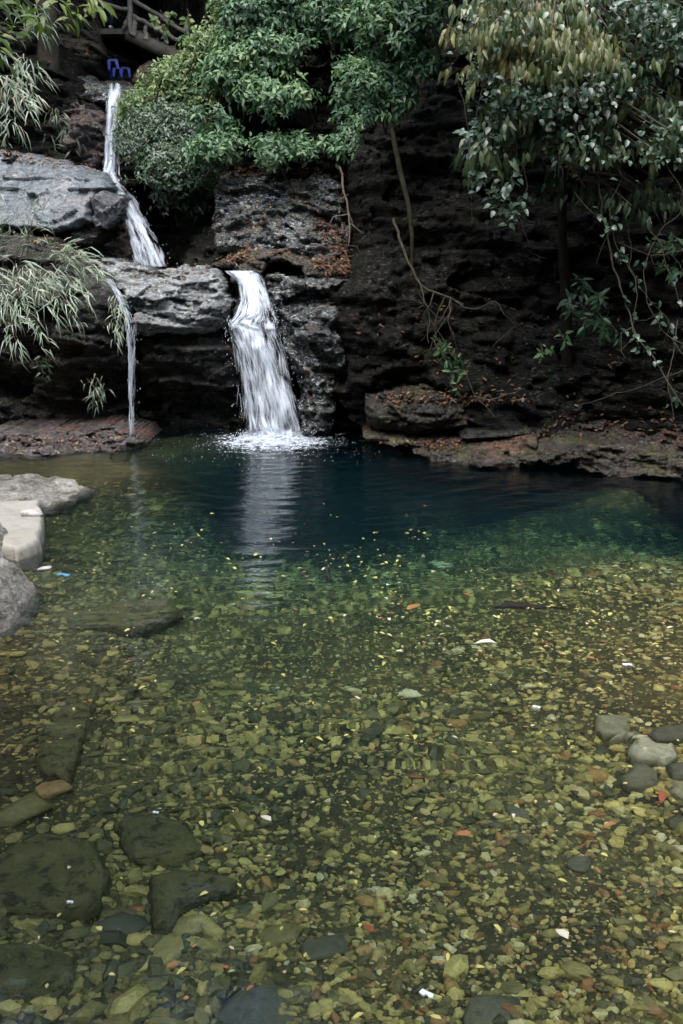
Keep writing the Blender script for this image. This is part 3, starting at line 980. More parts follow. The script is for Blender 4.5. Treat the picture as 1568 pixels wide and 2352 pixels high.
def gravel(n):
    y = 2.15 + 9.6 * RS.rand(n) ** 1.5
    x = RS.uniform(-1, 1, n) * (.44 * y + .9)
    zb = bed(x, y)
    keep = (zb < .05) & (zb > -2.1) & (RS.rand(n) > (-.9 - zb) / 1.2) & ~((x < -.30 * y + .2) & (RS.rand(n) < .35))
    x, y, zb = x[keep], y[keep], zb[keep]
    n = len(x)
    s = np.minimum(np.exp(RS.normal(0, .5, n)) * (.0122 + .0045 * vnoise(x * 1.1, y * 1.1, x * 0, 55)), .075)
    dens = vnoise(x * .8, y * .8, x * 0 + 3, 61) > .15
    Vs, Fs, As, off = [], [], [], 0
    for i in range(n):
        V, F = PROTO[RS.randint(len(PROTO))]
        sc3 = s[i] * np.array((RS.uniform(.9, 1.5), RS.uniform(.7, 1.05), RS.uniform(.8, 1.5)))
        Mx = euler_np(RS.normal(0, .28), RS.normal(0, .28), RS.uniform(0, 6.28))
        Vs.append((V * sc3) @ Mx.T + (x[i], y[i], zb[i] + s[i] * .14))
        Fs.append(F + off)
        off += len(V)
        left_shade = x[i] < -.22 * y[i] + .25 + .5 * vnoise(x[i], y[i], 0, 66)      # darker stones on the left, shade put into their colour
        As.append(np.full(len(V), RS.rand() * (.55 if left_shade and RS.rand() < .8 else (.8 if dens[i] else 1))))
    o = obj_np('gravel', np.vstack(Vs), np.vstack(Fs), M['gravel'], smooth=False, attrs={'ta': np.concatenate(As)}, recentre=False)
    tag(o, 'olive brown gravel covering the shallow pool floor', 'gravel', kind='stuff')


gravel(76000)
STONE_ME = []
for i, (V, F) in enumerate(PROTO):
    # the larger stones get a finer, roughened surface
    bm = bmesh.new()
    vs = [bm.verts.new(v) for v in V]
    for f in F:
        try:
            bm.faces.new([vs[j] for j in f])
        except ValueError:
            pass
    bmesh.ops.subdivide_edges(bm, edges=bm.edges[:], cuts=1, use_grid_fill=True)
    for v in bm.verts:
        c = np.array(v.co)
        d = float(fbm(*(c * 2.3 + i * 7), 4, i)) * .10
        v.co += v.co.normalized() * d
    me = bpy.data.meshes.new('stone')
    bm.to_mesh(me)
    bm.free()
    me.polygons.foreach_set('use_smooth', [True] * len(me.polygons))
    me.materials.append(M['stone'])
    STONE_ME.append(me)


def stone(u, v, size, flat=.6, asp=.75, yaw=0., label=None, group=None, mat=None, depth=None, lift=.3, pi=None, name='stone', tilt=.1):
    """a stone lying on the bed, seen (through the water) at u, v; size is its half length in metres"""
    p = WR(u, v, -.2) if depth is None else W(u, v, depth)
    zb = float(bed(p[0], p[1])) if depth is None else depth
    for _ in range(4):
        if depth is None:
            p = WR(u, v, min(zb, -.02))
            zb = float(bed(p[0], p[1]))
    i = rnd.randrange(len(STONE_ME)) if pi is None else pi
    me = STONE_ME[i]
    if mat:
        me = me.copy()
        me.materials.clear()
        me.materials.append(mat)
    o = bpy.data.objects.new(name, me)
    o.scale = (size, size * asp, size * flat)
    o.rotation_euler = (rnd.gauss(0, tilt), rnd.gauss(0, tilt), yaw)
    o.location = (p[0], p[1], zb + size * flat * lift * .5)
    col.objects.link(o)
    tag(o, label or 'olive brown stone lying among the gravel under the shallow water', 'stone', group)
    return o


for i in range(150):
    for _ in range(30):
        u, v = rnd.uniform(-20, 1590), 1430 + 930 * rnd.random() ** .9
        p = W(u, v, -.2)
        if float(bed(p[0], p[1])) > -.9 and not (u > 1330 and 1600 < v < 1830):
            break
    s = rnd.uniform(.028, .050) * (1.3 if u < 600 and v > 1900 else 1)
    stone(u, v, s, rnd.uniform(.5, .9), rnd.uniform(.6, .95), rnd.uniform(0, 6.3), group='stones on the pool floor')

# stones that can be told apart
for a in [
    (1190, 1868, .085, .5, .8, 2.2, 'dark diamond shaped stone on the gravel right of the middle', M['darkstone']),
    (245, 1605, .11, .5, .6, .1, 'pale oval stone beside the submerged slab edge on the left', None),
    (500, 1668, .075, .5, .8, .8, 'rounded grey green stone in the gravel left of the middle', None),
    (120, 1815, .10, .7, .75, .2, 'rounded orange brown stone at the left', None),
    (45, 1870, .14, .7, .8, .9, 'blocky rust brown stone at the left edge of the pool', None),
    (480, 2135, .10, .55, .5, -.8, 'curved pale green stone with a notch below the triangular slab', None),
    (440, 2130, .085, .7, .9, .3, 'squarish orange brown stone beside the curved pale stone', None),
    (640, 2150, .09, .6, .9, .3, 'square tan stone right of the curved pale stone', None),
    (390, 2180, .13, .4, .6, 1.4, 'long smooth olive stone just below the triangular slab', None),
    (620, 2310, .20, .25, .8, .3, 'wide flat dark stone at the bottom edge', M['darkstone']),
    (260, 2140, .14, .4, .7, .5, 'dark oval stone left of the triangular slab', M['darkstone']),
    (745, 2180, .10, .5, .8, .3, 'dark round flat stone below the middle of the gravel', M['darkstone']),
    (1130, 2330, .12, .5, .9, .3, 'big dark brown stone at the bottom edge right of the middle', M['darkstone']),
    (1330, 1985, .07, .6, .9, .9, 'dark triangular stone on the gravel at the right', M['darkstone']),
]:
    u, v, s, fl, asp, yaw, lab, mt = a
    heap = 'heap' in lab
    stone(u, v, s, fl, asp, yaw, lab, None, mt, lift=.9 if heap else .4, tilt=.08)

M['sunk'] = rock_mat('sunken_rock', (.08, .075, .031), (.17, .155, .063), .25, (.14, .10, .04), .3, (.09, .095, .03), .1, (.25, .24, .15), (.6, .9), .6, 2.0, .3, 1.2, .1, (.2, .2, .12))


def slab_flat(pts, lab, z=-.30, thick=.10, seed=0, name='sunken_rock', amp=.12):
    return relief_top(name, [(u, v, z) for u, v in pts], M['sunk'], (), depth=thick, rim=.06, res=.014, amp=amp, seed=seed, rag=.035, bottom=z - .25, label=lab, cat='rock')


slab_flat([(340, 2000), (420, 1985), (560, 2005), (545, 2040), (470, 2055), (420, 2090), (395, 2130), (335, 2135), (330, 2070)], 'large dark triangular slab lying flat on the pool floor', seed=31)
slab_flat([(100, 1640), (160, 1570), (240, 1562), (215, 1640), (185, 1720), (160, 1790), (90, 1770), (80, 1700)], 'long smooth submerged slab with a straight edge on the left', -.22, .12, seed=32)
slab_flat([(20, 1930), (110, 1900), (220, 1920), (255, 2000), (215, 2085), (120, 2095), (-30, 2080), (-40, 1980)], 'broad dark slab under the water at the left edge', -.28, .12, seed=33)
slab_flat([(-40, 2160), (90, 2150), (180, 2190), (170, 2260), (60, 2290), (-60, 2280)], 'dark sunken slab in the bottom left corner', -.30, .1, seed=34)
slab_flat([(250, 1885), (330, 1860), (430, 1880), (480, 1950), (400, 1990), (300, 1975)], 'dark cracked slab just above the triangular slab', -.34, .1, seed=35)
slab_flat([(520, 2230), (600, 2205), (690, 2230), (700, 2290), (600, 2320), (530, 2290)], 'dark flat slab in the gravel below the triangular slab', -.36, .08, seed=36)
slab_flat([(110, 1400), (260, 1380), (380, 1370), (430, 1400), (330, 1440), (170, 1440)], 'brown shallow slab beside the mossy boulder', -.26, .2, seed=37)

def heap_stone(pts, z, mat, lab, seed, thick=.07, amp=.25):
    o3 = np.array([WR(u, v, z) for u, v in pts])
    zb = float(np.min(bed(o3[:, 0], o3[:, 1])))
    return relief_top('stone', [(u, v, z) for u, v in pts], mat, (), depth=thick, rim=.045, res=.008, amp=amp, block=.16, seed=seed, rag=.018, bottom=min(zb, z - .12) - .03, label=lab, cat='stone')


heap_stone([(1366, 1636), (1451, 1634), (1448, 1682), (1384, 1684), (1364, 1668)], -.13, M['olivestone'], 'flat rectangular olive stone at the left of the heap on the right', 61)
heap_stone([(1461, 1628), (1501, 1630), (1560, 1636), (1600, 1648), (1545, 1656), (1481, 1658)], -.15, M['rust'], 'thin rusty brown stone at the back of the heap on the right', 62)
heap_stone([(1396, 1697), (1410, 1682), (1461, 1674), (1480, 1680), (1441, 1697), (1404, 1702)], -.14, M['olivestone'], 'thin tapering olive stone wedged between the heaped stones', 63)
heap_stone([(1487, 1682), (1501, 1664), (1568, 1654), (1620, 1664), (1600, 1694), (1509, 1696)], -.06, M['darkstone'], 'smooth dark grey flat stone lying across the heap on the right', 64, .06, .12)
heap_stone([(1439, 1706), (1457, 1686), (1489, 1682), (1512, 1698), (1552, 1700), (1562, 1732), (1533, 1746), (1497, 1740), (1457, 1738), (1440, 1722)], -.08, M['palestone'], 'pale olive chunky stone at the front of the heap on the right', 65, .08, .3)
heap_stone([(1420, 1778), (1453, 1746), (1489, 1746), (1519, 1768), (1515, 1794), (1477, 1806), (1437, 1798)], -.12, M['darkstone'], 'rounded dark brown stone below the heap on the right', 66, .09, .25)
heap_stone([(1530, 1752), (1580, 1740), (1620, 1760), (1600, 1790), (1545, 1784)], -.13, M['darkstone'], 'small dark stone tucked under the heap at the right edge', 67, .06, .25)
heap_stone([(1540, 1796), (1600, 1790), (1620, 1830), (1570, 1836), (1536, 1820)], -.16, M['olivestone'], 'speckled tan stone at the right edge below the heap', 68, .06, .3)

# small pale stone on the smooth slab
M['white_stone'] = stone_mat('white_stone', [(0, (.38, .37, .34)), (1, (.42, .41, .38))], .7)
o = stone(74, 1188, .115, .85, .62, .1, 'small whitish stone resting on the smooth slab', None, M['white_stone'], depth=.12, lift=.75)
o = stone(102, 1308, .07, .6, .8, .5, 'white pebble at the waterline beside the rounded boulder', None, M['white_stone'], depth=.0, lift=.3)

# ------------------------------------------------------------------ leaves
LT = np.array([(0, 0, 0), (.33, 0, .02), (.68, 0, -.04), (1, 0, -.16), (.30, .5, .02), (.66, .40, -.04), (.30, -.5, .02), (.66, -.40, -.04)])
LFOLD = np.array([0, 0, 0, 0, .16, .12, .16, .12])
LF4 = np.array([(1, 6, 7, 2), (1, 2, 5, 4)])
LF3 = np.array([(0, 6, 1), (0, 1, 4), (2, 7, 3), (2, 3, 5)])


def unit(a):
    return a / (np.linalg.norm(a, axis=-1, keepdims=True) + 1e-9)


class Leaves:
    def __init__(self):
        self.V, self.A, self.n = [], [], 0

    def add(self, C, D, N, L, Wd, tint, droop=1.0):
        m = len(C)
        if not m:
            return
        D = unit(D)
        S = unit(np.cross(D, N))
        N2 = np.cross(S, D)
        L = np.broadcast_to(L, (m,))
        Wd = np.broadcast_to(Wd, (m,))
        V = (C[:, None, :] + LT[None, :, 0, None] * (L[:, None] * 1.0)[..., None] * D[:, None, :]
             + LT[None, :, 1, None] * Wd[:, None, None] * S[:, None, :]
             + ((LT[None, :, 2] * droop) * L[:, None] + LFOLD[None, :] * Wd[:, None])[..., None] * N2[:, None, :])
        self.V.append(V.reshape(-1, 3))
        self.A.append(np.repeat(np.broadcast_to(tint, (m,)), 8))
        self.n += m

    def build(self, name, mat, parent=None):
        V = np.vstack(self.V)
        o = (np.arange(self.n) * 8)[:, None, None]
        F4 = (LF4[None] + o).reshape(-1, 4)
        F3 = (LF3[None] + o).reshape(-1, 3)
        return obj_np(name, V, [F4, F3], mat, parent, True, {'ta': np.concatenate(self.A)})


def whorls(lv, C, A, k, L, Wd, tint, spread=.85, grav=.25, jit=.35):
    """k leaves around every centre C with axis A"""
    m = len(C)
    A = unit(A)
    ref = np.where(np.abs(A[:, 2:3]) > .9, np.array((1., 0, 0)), np.array((0, 0, 1.)))
    e1 = unit(np.cross(A, ref))
    e2 = np.cross(A, e1)
    ph0 = RS.rand(m) * 6.28
    for j in range(k):
        an = ph0 + j * 6.283 / k + RS.normal(0, .3, m)
        rad = np.cos(an)[:, None] * e1 + np.sin(an)[:, None] * e2
        D = A * (1 - spread) + rad * spread + np.array((0, 0, -grav)) + RS.normal(0, jit * .9, (m, 3))
        N = A + np.array((0, -.25, .45)) + RS.normal(0, jit, (m, 3))
        kp = RS.rand(m) < .8
        sz = RS.uniform(.55, 1.25, m)
        lv.add((C + D * .01 + RS.normal(0, L * .12, (m, 3)))[kp], D[kp], N[kp], (L * sz)[kp], (Wd * sz * RS.uniform(.85, 1.15, m))[kp],
               np.clip(tint + RS.normal(0, .17, m), 0, 1)[kp], 1.0)


def in_poly(u, v, poly):
    return sdist(np.array([u]), np.array([v]), poly)[0] > 0


def poly_points(poly, n, gap=0.0, seed=0):
    pl = np.array(poly, float)
    lo, hi = pl.min(0), pl.max(0)
    out = []
    k = 0
    while len(out) < n and k < 60:
        U = RS.uniform(lo[0], hi[0], n * 2)
        Vv = RS.uniform(lo[1], hi[1], n * 2)
        ok = sdist(U, Vv, pl) > 0
        if gap:
            ok &= vnoise(U / gap, Vv / gap, U * 0, seed) > -.15
        out += list(zip(U[ok], Vv[ok]))
        k += 1
    return out[:n]


def clump_shrub(name, poly, Yfun, n_clump, n_whorl, k, L, Wd, mat, tint, label, cat='shrub', rad=(.3, .5), gap=60, seed=0, grav=.3, stem_mat=None,
                anchor=None, spread=.8, tint_var=.12, front=.55):
    lv = Leaves()
    st = MB()
    cs = []
    for (u, v) in poly_points(poly, n_clump, gap, seed):
        c = P(u, v, Yfun(u, v) + RS.normal(0, .18))
        r = RS.uniform(*rad)
        cs.append(c)
        nw = int(n_whorl * (r / np.mean(rad)) ** 1.5)
        d = unit(RS.normal(0, 1, (nw * 3, 3)) + np.array((0, -front, .45)))
        d = d[(d @ np.array((0, -.55, .83))) > -.25][:nw]
        rr = RS.uniform(.6, 1.08, len(d))[:, None]
        C = c + d * rr * r * np.array((RS.uniform(.9, 1.6), .9, RS.uniform(.6, .9))) + RS.normal(0, r * .12, (len(d), 3))
        t = tint + RS.normal(0, tint_var)
        whorls(lv, C, d + np.array((0, -.15, .35)), k, L, Wd, np.full(len(C), t) + (rr[:, 0] - .9) * .15, spread, grav)
        base = c + np.array((RS.normal(0, .15), .55, -.35))
        if anchor is not None and RS.rand() < .4:
            base = np.array(anchor) + RS.normal(0, .15, 3)
        mid = (base + c) / 2 + RS.normal(0, .06, 3)
        st.tube([base, mid, c], [.016, .012, .006], 4)
        for j in range(0, len(C), 5):
            st.tube([c, (c + C[j]) / 2 + RS.normal(0, .02, 3), C[j]], [.006, .005, .003], 3)
    ctr = np.mean(cs, 0)
    root = empty(name, (ctr[0], ctr[1] + .5, min(c[2] for c in cs) - .3))
    lv.build('foliage', mat, root)
    st.build('stem', stem_mat or M['twig'], root)
    tag(root, label, cat)
    return root


M['twig'] = simple_mat('twig', (.11, .085, .06), .8, .3, 20)
M['twig_dark'] = simple_mat('dark_twig', (.05, .038, .028), .8, .3, 20)
M['bark_mid'] = simple_mat('mossy_bark', (.030, .028, .015), .9, .35, 7, .6, .1)
M['bark_dark'] = simple_mat('dark_bark', (.014, .012, .008), .9, .35, 7, .6, .1)
M['vine'] = simple_mat('vine', (.060, .050, .034), .75, .3, 20)
M['bark'] = simple_mat('bark', (.045, .038, .022), .85, .35, 7, .6)
M['leafA'] = leaf_mat('pale_leaf', [(0, (.04, .065, .03)), (.35, (.07, .13, .05)), (.65, (.125, .21, .08)), (.9, (.22, .29, .12)), (1, (.28, .29, .13))], .5, .25, .35)
M['leafB'] = leaf_mat('green_leaf', [(0, (.02, .05, .028)), (.4, (.042, .10, .05)), (.7, (.08, .175, .08)), (1, (.18, .28, .11))], .46, .25, .42)
M['leafC'] = leaf_mat('dark_leaf', [(0, (.014, .034, .018)), (.5, (.034, .074, .042)), (1, (.08, .13, .06))], .4, .18)
M['leafO'] = leaf_mat('ochre_leaf', [(0, (.02, .04, .02)), (.3, (.05, .085, .035)), (.55, (.12, .155, .065)), (.8, (.25, .24, .10)), (1, (.32, .21, .09))], .45, .25)
M['leafY'] = leaf_mat('young_leaf', [(0, (.03, .06, .012)), (.5, (.08, .14, .025)), (1, (.18, .24, .05))], .4, .45)
M['grassleaf'] = leaf_mat('grass_leaf', [(0, (.05, .065, .035)), (.35, (.12, .17, .11)), (.7, (.28, .36, .27)), (1, (.44, .41, .29))], .42, .25)
M['litter'] = leaf_mat('leaf_litter', [(0, (.03, .017, .01)), (.4, (.08, .036, .018)), (.75, (.15, .075, .036)), (1, (.26, .2, .12))], .7, .1, .3)

YA = lambda u, v: 18.4 - (v - 0) * .0008
clump_shrub('shrub', [(375, 190), (420, 125), (470, 70), (540, -20), (600, -30), (570, 120), (490, 220), (420, 300), (340, 310), (300, 280), (315, 220)],
            lambda u, v: 18.6 - (u - 320) * .002, 100, 46, 5, .095, .034, M['leafA'], .66, 'pale green fine leaved bush beside the railing', rad=(.2, .36), gap=0, seed=1)
clump_shrub('shrub', [(540, -30), (840, -30), (845, 90), (800, 130), (850, 180), (835, 260), (842, 335), (760, 372), (640, 378), (500, 372), (440, 300), (520, 150)],
            lambda u, v: 17.6 - (v) * .0022, 120, 42, 6, .115, .044, M['leafB'], .6, 'large glossy leaved shrub hanging over the rock face', rad=(.2, .38), gap=60, seed=2)
clump_shrub('shrub', [(300, 262), (400, 245), (450, 330), (470, 380), (430, 440), (360, 420), (315, 380)],
            lambda u, v: 18.0 - (v - 250) * .003, 52, 56, 6, .08, .028, M['leafC'], .62, 'dense dark small leaved bush just right of the upper waterfall', rad=(.26, .42), gap=0, seed=3)
clump_shrub('shrub', [(400, 380), (480, 385), (500, 440), (470, 520), (410, 500), (380, 440)], lambda u, v: 17.9, 14, 26, 5, .09, .03, M['leafC'], .3,
            'withered dark creeper hanging under the dense bush', rad=(.2, .3), gap=0, seed=4, grav=.8)

# slender tree right of the shrub
root = empty('tree', P(945, 620, 14.5))
tk = MB()
pts = [P(945, 640, 14.55), P(946, 540, 14.6), P(938, 470, 14.7), P(918, 390, 14.9), P(900, 300, 15.1), P(888, 215, 15.3), P(880, 120, 15.5), P(885, 20, 15.7), P(890, -120, 15.9)]
tk.tube(pts, [.022, .03, .036, .04, .038, .034, .03, .025, .015], 8)
tk.build('trunk', M['bark_mid'], root)
lv = Leaves()
tw = MB()
for (u, v) in [(885, 20), (930, 10), (900, 70), (950, 60), (930, 130), (890, 160), (905, 195), (940, 110), (860, 100), (870, 190), (965, 20), (840, 30), (925, 215), (955, 150), (985, 60), (1000, 20), (975, 110), (860, 250), (845, 200), (900, 250), (990, 160), (870, 50), (940, 40), (915, 100)]:
    c = P(u, v, 15.2 + RS.normal(0, .15))
    r = .24
    d = unit(RS.normal(0, 1, (34, 3)) + np.array((0, -.3, .4)))
    C = c + d * r * RS.uniform(.5, 1.1, (34, 1)) * np.array((1, .8, .7))
    whorls(lv, C, d + np.array((0, -.1, .4)), 6, .13, .042, np.full(34, .6) + RS.normal(0, .08), .8, .35)
    tw.tube([P(885, v + 60, 15.4), (c + P(885, v + 40, 15.4)) / 2 + (0, 0, .1), c], [.014, .01, .005], 4)
lv.build('crown', M['leafB'], root)
tw.build('branch', M['twig_dark'], root)
tag(root, 'slender leaning tree against the dark cliff right of the big shrub', 'tree')

# ------------------------------------------------------------------ big overhanging tree, upper right
root = empty('tree', P(1300, 900, 13.3))
tk = MB()
tk.tube([P(1305, 900, 13.3), P(1300, 700, 13.3), P(1292, 560, 13.3), P(1290, 420, 13.2), P(1288, 300, 13.1), P(1280, 150, 12.9), P(1275, 0, 12.8), P(1270, -250, 12.6)],
        [.09, .07, .06, .055, .05, .05, .045, .03], 9)
tk.build('trunk', M['bark_dark'], root)
lo = Leaves()
lg = Leaves()
tw = MB()


def bough(poly, n, Y, tint, kind, L, Wd, nw=26, seed=0, gap=0):
    for (u, v) in poly_points(poly, n, gap, seed):
        c = P(u, v, Y + RS.normal(0, .35))
        t = tint + RS.normal(0, .12)
        base = P(1285 + (u - 1285) * .25, v - 60, Y + .5)
        tw.tube([base, (base + c) / 2 + np.array((0, 0, .12)), c], [.02, .013, .006], 4)
        if kind == 'hang':       # drooping fingers in short hanging rows
            m = nw
            sdir = unit(np.array((RS.normal(0, 1), RS.normal(-.4, .4), RS.normal(.05, .2))))
            s = RS.uniform(-.30, .30, m)
            C = c + s[:, None] * sdir + RS.normal(0, .035, (m, 3)) + np.array((0, 0, -.5))[None] * (s ** 2)[:, None]
            D = np.array((0, -.05, -1.0)) + RS.normal(0, .22, (m, 3)) + .25 * np.sign(s)[:, None] * sdir
            N = np.array((0, -1.0, .25)) + RS.normal(0, .5, (m, 3))
            lo.add(C, D, N, L * RS.uniform(.65, 1.25, m), Wd * RS.uniform(.8, 1.2, m), np.clip(t + RS.normal(0, .13, m), 0, 1), 1.2)
        else:
            m = nw
            d = unit(RS.normal(0, 1, (m, 3)) + np.array((0, -.5, .45)))
            C = c + d * RS.uniform(.5, 1.1, (m, 1)) * np.array((.30, .22, .2))
            D = RS.normal(0, .7, (m, 3)) + np.array((0, -.3, -.35))
            N = np.array((0, -.55, .8)) + RS.normal(0, .35, (m, 3))
            lg.add(C, D, N, L * RS.uniform(.6, 1.2, m), Wd * RS.uniform(.8, 1.2, m), np.clip(t + RS.normal(0, .1, m), 0, 1), .8)


T1 = [(1045, 20), (1150, -20), (1340, -20), (1410, 60), (1430, 140), (1330, 180), (1250, 215), (1150, 170), (1065, 160), (1095, 110)]
T2 = [(1085, 190), (1250, 225), (1400, 150), (1580, 110), (1590, 340), (1450, 335), (1380, 300), (1250, 325), (1180, 300), (1150, 250)]
T3 = [(1150, 255), (1300, 300), (1580, 320), (1500, 390), (1330, 390), (1250, 325), (1110, 400), (1095, 340)]
T4 = [(1390, -20), (1590, -20), (1590, 140), (1430, 100)]
bough(T1, 70, 11.6, .62, 'hang', .14, .038, 26, 5)
bough(T1, 40, 11.8, .45, 'hang', .13, .038, 24, 5)
bough(T1, 26, 11.5, .7, 'round', .085, .054, 18, 6)
bough(T2, 60, 11.9, .35, 'hang', .15, .045, 24, 7, 90)
bough(T2, 60, 11.6, .62, 'round', .085, .054, 20, 8, 80)
bough(T3, 34, 12.0, .38, 'hang', .15, .045, 22, 9, 80)
bough(T3, 30, 11.7, .62, 'round', .085, .054, 16, 10, 70)
bough(T4, 34, 11.8, .55, 'round', .085, .054, 20, 12)
bough(T4, 26, 12.0, .4, 'hang', .15, .042, 20, 13)
bough([(1380, 400), (1500, 400), (1520, 480), (1420, 470)], 10, 12.3, .15, 'hang', .15, .045, 20, 14)
bough([(1250, 380), (1400, 400), (1380, 470), (1270, 450)], 7, 12.6, .05, 'hang', .13, .04, 18, 14)
# unseen crown clusters added above the picture to shade the cliff
for i in range(420):
    c = np.array((RS.uniform(.6, 8.0), RS.uniform(12.2, 15.2), RS.uniform(5.2, 9.5)))
    if c[2] < EYE + c[1] * .25 + .75:
        continue
    m = 26
    d = unit(RS.normal(0, 1, (m, 3)))
    lg.add(c + d * RS.uniform(.3, 1, (m, 1)) * .55, RS.normal(0, .6, (m, 3)) + (0, 0, -.4), np.array((0, -.2, 1)) + RS.normal(0, .4, (m, 3)),
           RS.uniform(.2, .34, m), RS.uniform(.10, .16, m), np.clip(.5 + RS.normal(0, .15, m), 0, 1))
# hanging twigs with single round leaves on the left side of the crown
for (u0, v0, u1, v1, n) in [(1110, 200, 1080, 330, 9), (1160, 330, 1100, 400, 9), (1130, 380, 1120, 440, 7), (1150, 440, 1185, 495, 5), (1200, 380, 1130, 480, 6),
                            (1100, 300, 1090, 420, 6), (1180, 300, 1160, 430, 6), (1090, 230, 1060, 300, 5), (1030, 60, 1080, 20, 6), (1320, 440, 1400, 520, 3)]:
    a, b = P(u0, v0, 11.6), P(u1, v1, 11.4)
    n1 = 9
    t = np.linspace(0, 1, n1)
    sag = np.array((RS.normal(0, .15), 0, -.15))
    pts = a + (b - a) * t[:, None] + sag * (4 * t * (1 - t))[:, None] + RS.normal(0, .012, (n1, 3))
    tw.tube(pts, np.linspace(.007, .003, n1), 4)
    for j in range(n):
        f = .35 + .65 * j / max(1, n - 1)
        c = a + (b - a) * f + sag * 4 * f * (1 - f)
        m = 4
        lg.add(np.repeat(c[None], m, 0) + RS.normal(0, .035, (m, 3)), RS.normal(0, .7, (m, 3)) + (0, -.2, -.45), np.array((0, -.6, .75)) + RS.normal(0, .3, (m, 3)),
               .10 * RS.uniform(.7, 1.15, m), .062 * RS.uniform(.8, 1.1, m), np.clip(.75 + RS.normal(0, .1, m), 0, 1))
M['leafR'] = leaf_mat('round_leaf', [(0, (.015, .036, .021)), (.4, (.032, .068, .042)), (.75, (.065, .115, .075)), (1, (.12, .17, .11))], .34, .2, .6)
lo.build('drooping_leaves', M['leafO'], root)
lg.build('crown', M['leafR'], root)
tw.build('branch', M['vine'], root)
tag(root, 'large overhanging tree with drooping yellowish leaves at the upper right', 'tree')

# ------------------------------------------------------------------ tree whose branch hangs into the top left corner
root = empty('tree', (-4.6, 4.3, .6))
tk = MB()
tk.tube([(-4.6, 4.3, .2), (-4.5, 4.3, 2.0), (-4.2, 4.5, 3.6), (-3.6, 4.7, 4.6), (-3.0, 4.8, 5.4)], [.20, .17, .14, .10, .05], 9)
tk.build('trunk', M['bark'], root)
tw = MB()
lv = Leaves()
for (u, v, Y) in [(30, 10, 5.2), (80, 15, 5.2), (120, 5, 5.3), (160, 15, 5.3), (205, 5, 5.3), (60, 45, 5.2), (15, 50, 5.2), (30, 85, 5.1), (190, 0, 5.3), (140, 30, 5.3), (225, 8, 5.35),
                  (-40, 40, 5.1), (-40, 100, 5.1), (100, -30, 5.3), (200, -40, 5.3), (0, 10, 5.2), (5, 100, 5.1), (90, 55, 5.2), (60, -5, 5.3)]:
    c = P(u, v, Y + RS.normal(0, .12))
    m = 5
    whorls(lv, np.repeat(c[None], 2, 0) + RS.normal(0, .03, (2, 3)), np.repeat(np.array([[.25, -.2, .35]]), 2, 0), m, .09, .03, np.full(2, .55 + .35 * (u > 90)), .85, .35)
    b = c + np.array((-.35, .1, .22))
    tw.tube([b, (b + c) / 2 + (0, 0, .03), c], [.008, .006, .003], 4)
for i in range(70):
    c = np.array((RS.uniform(-6.5, -2.6), RS.uniform(2.2, 4.4), RS.uniform(4.4, 6.6)))
    if c[2] < EYE + c[1] * .34 + .7:
        continue
    whorls(lv, c[None] + RS.normal(0, .25, (7, 3)), np.tile(np.array([[.1, -.1, .5]]), (7, 1)), 5, .17, .062, np.full(7, .5 + RS.normal(0, .1)), .85, .3)
    b = np.array((-3.8, 4.6, 4.3))
    if i % 4 == 0:
        tw.tube([b, (b + c) / 2 + (0, 0, .15), c], [.03, .018, .006], 4)
for i in range(260):  # unseen leaf clusters added overhead to shade the near left gravel
    c = np.array((RS.uniform(-4.8, .4), RS.uniform(-1.6, 2.9), RS.uniform(3.9, 6.2)))
    if c[2] < EYE + max(0, c[1]) * .3 + .9 or (c[0] > -1.2 and RS.rand() < .5):
        continue
    whorls(lv, c[None] + RS.normal(0, .25, (7, 3)), np.tile(np.array([[.1, -.1, .5]]), (7, 1)), 5, .2, .075, np.full(7, .5 + RS.normal(0, .1)), .85, .3)
    if i % 5 == 0:
        b = np.array((-3.6, 4.6, 4.6))
        tw.tube([b, (b + c) / 2 + (0, 0, .2), c], [.035, .02, .006], 4)
lv.build('crown', M['leafY'], root)
tw.build('branch', M['twig_dark'], root)
tag(root, 'tree leaning in from the left, its bright green leaf sprays in the top left corner', 'tree')

# unseen forest added around the pool to block sky light and darken reflections
for i, (x, y, z, s) in enumerate([(-5.5, 20, 8.4, 2.3), (-2, 21, 9.0, 2.6), (1.5, 19, 9.0, 2.5), (5, 17.5, 8.8, 2.6), (-10.5, 17, 7.0, 2.5), (8.5, 13, 6, 2.6),
                                 (-7, 24, 12.5, 3.4), (-1, 25, 13.5, 3.6), (4.5, 23, 13, 3.5), (9.5, 19, 11.5, 3.3), (-10.5, 20, 10, 3.3), (7.2, 9.2, 4.6, 2.2), (10, 9, 6, 2.6), (-11.5, 7, 5, 2.4),
                                 (-6, 25, 18.5, 4.0), (0, 26, 19.5, 4.2), (6, 25, 18.5, 4.0), (12, 21, 16, 3.6), (-3, -8, 8, 3.0), (3.5, -9, 8.5, 3.2), (9, -3, 6, 2.8), (-9, -2, 6, 2.8)]):
    root = empty('tree', (x, y, z - 3))
    tk = MB()
    tk.tube([(x, y, z - 3.4), (x + .1, y, z - 1), (x, y, z + 1.5), (x + .2, y, z + 4.5)], [.22, .18, .14, .05], 8)
    tk.build('trunk', M['bark'], root)
    lv = Leaves()
    m = 1500
    d = unit(RS.normal(0, 1, (60, 3)))
    cl_c = np.array((x, y, z + 3)) + d * RS.uniform(.4, 1, (60, 1)) * np.array((s, s, s * .9))
    C = np.repeat(cl_c, 25, 0) + RS.normal(0, .35, (m, 3))
    lv.add(C, RS.normal(0, .7, (m, 3)) + (0, 0, -.3), np.array((0, -.2, 1)) + RS.normal(0, .4, (m, 3)), RS.uniform(.28, .45, m), RS.uniform(.13, .2, m), np.clip(.45 + RS.normal(0, .15, m), 0, 1))
    lv.build('crown', M['leafC'], root)
    tag(root, 'forest tree added out of view to block sky light around the pool', 'tree', 'added forest trees out of view')

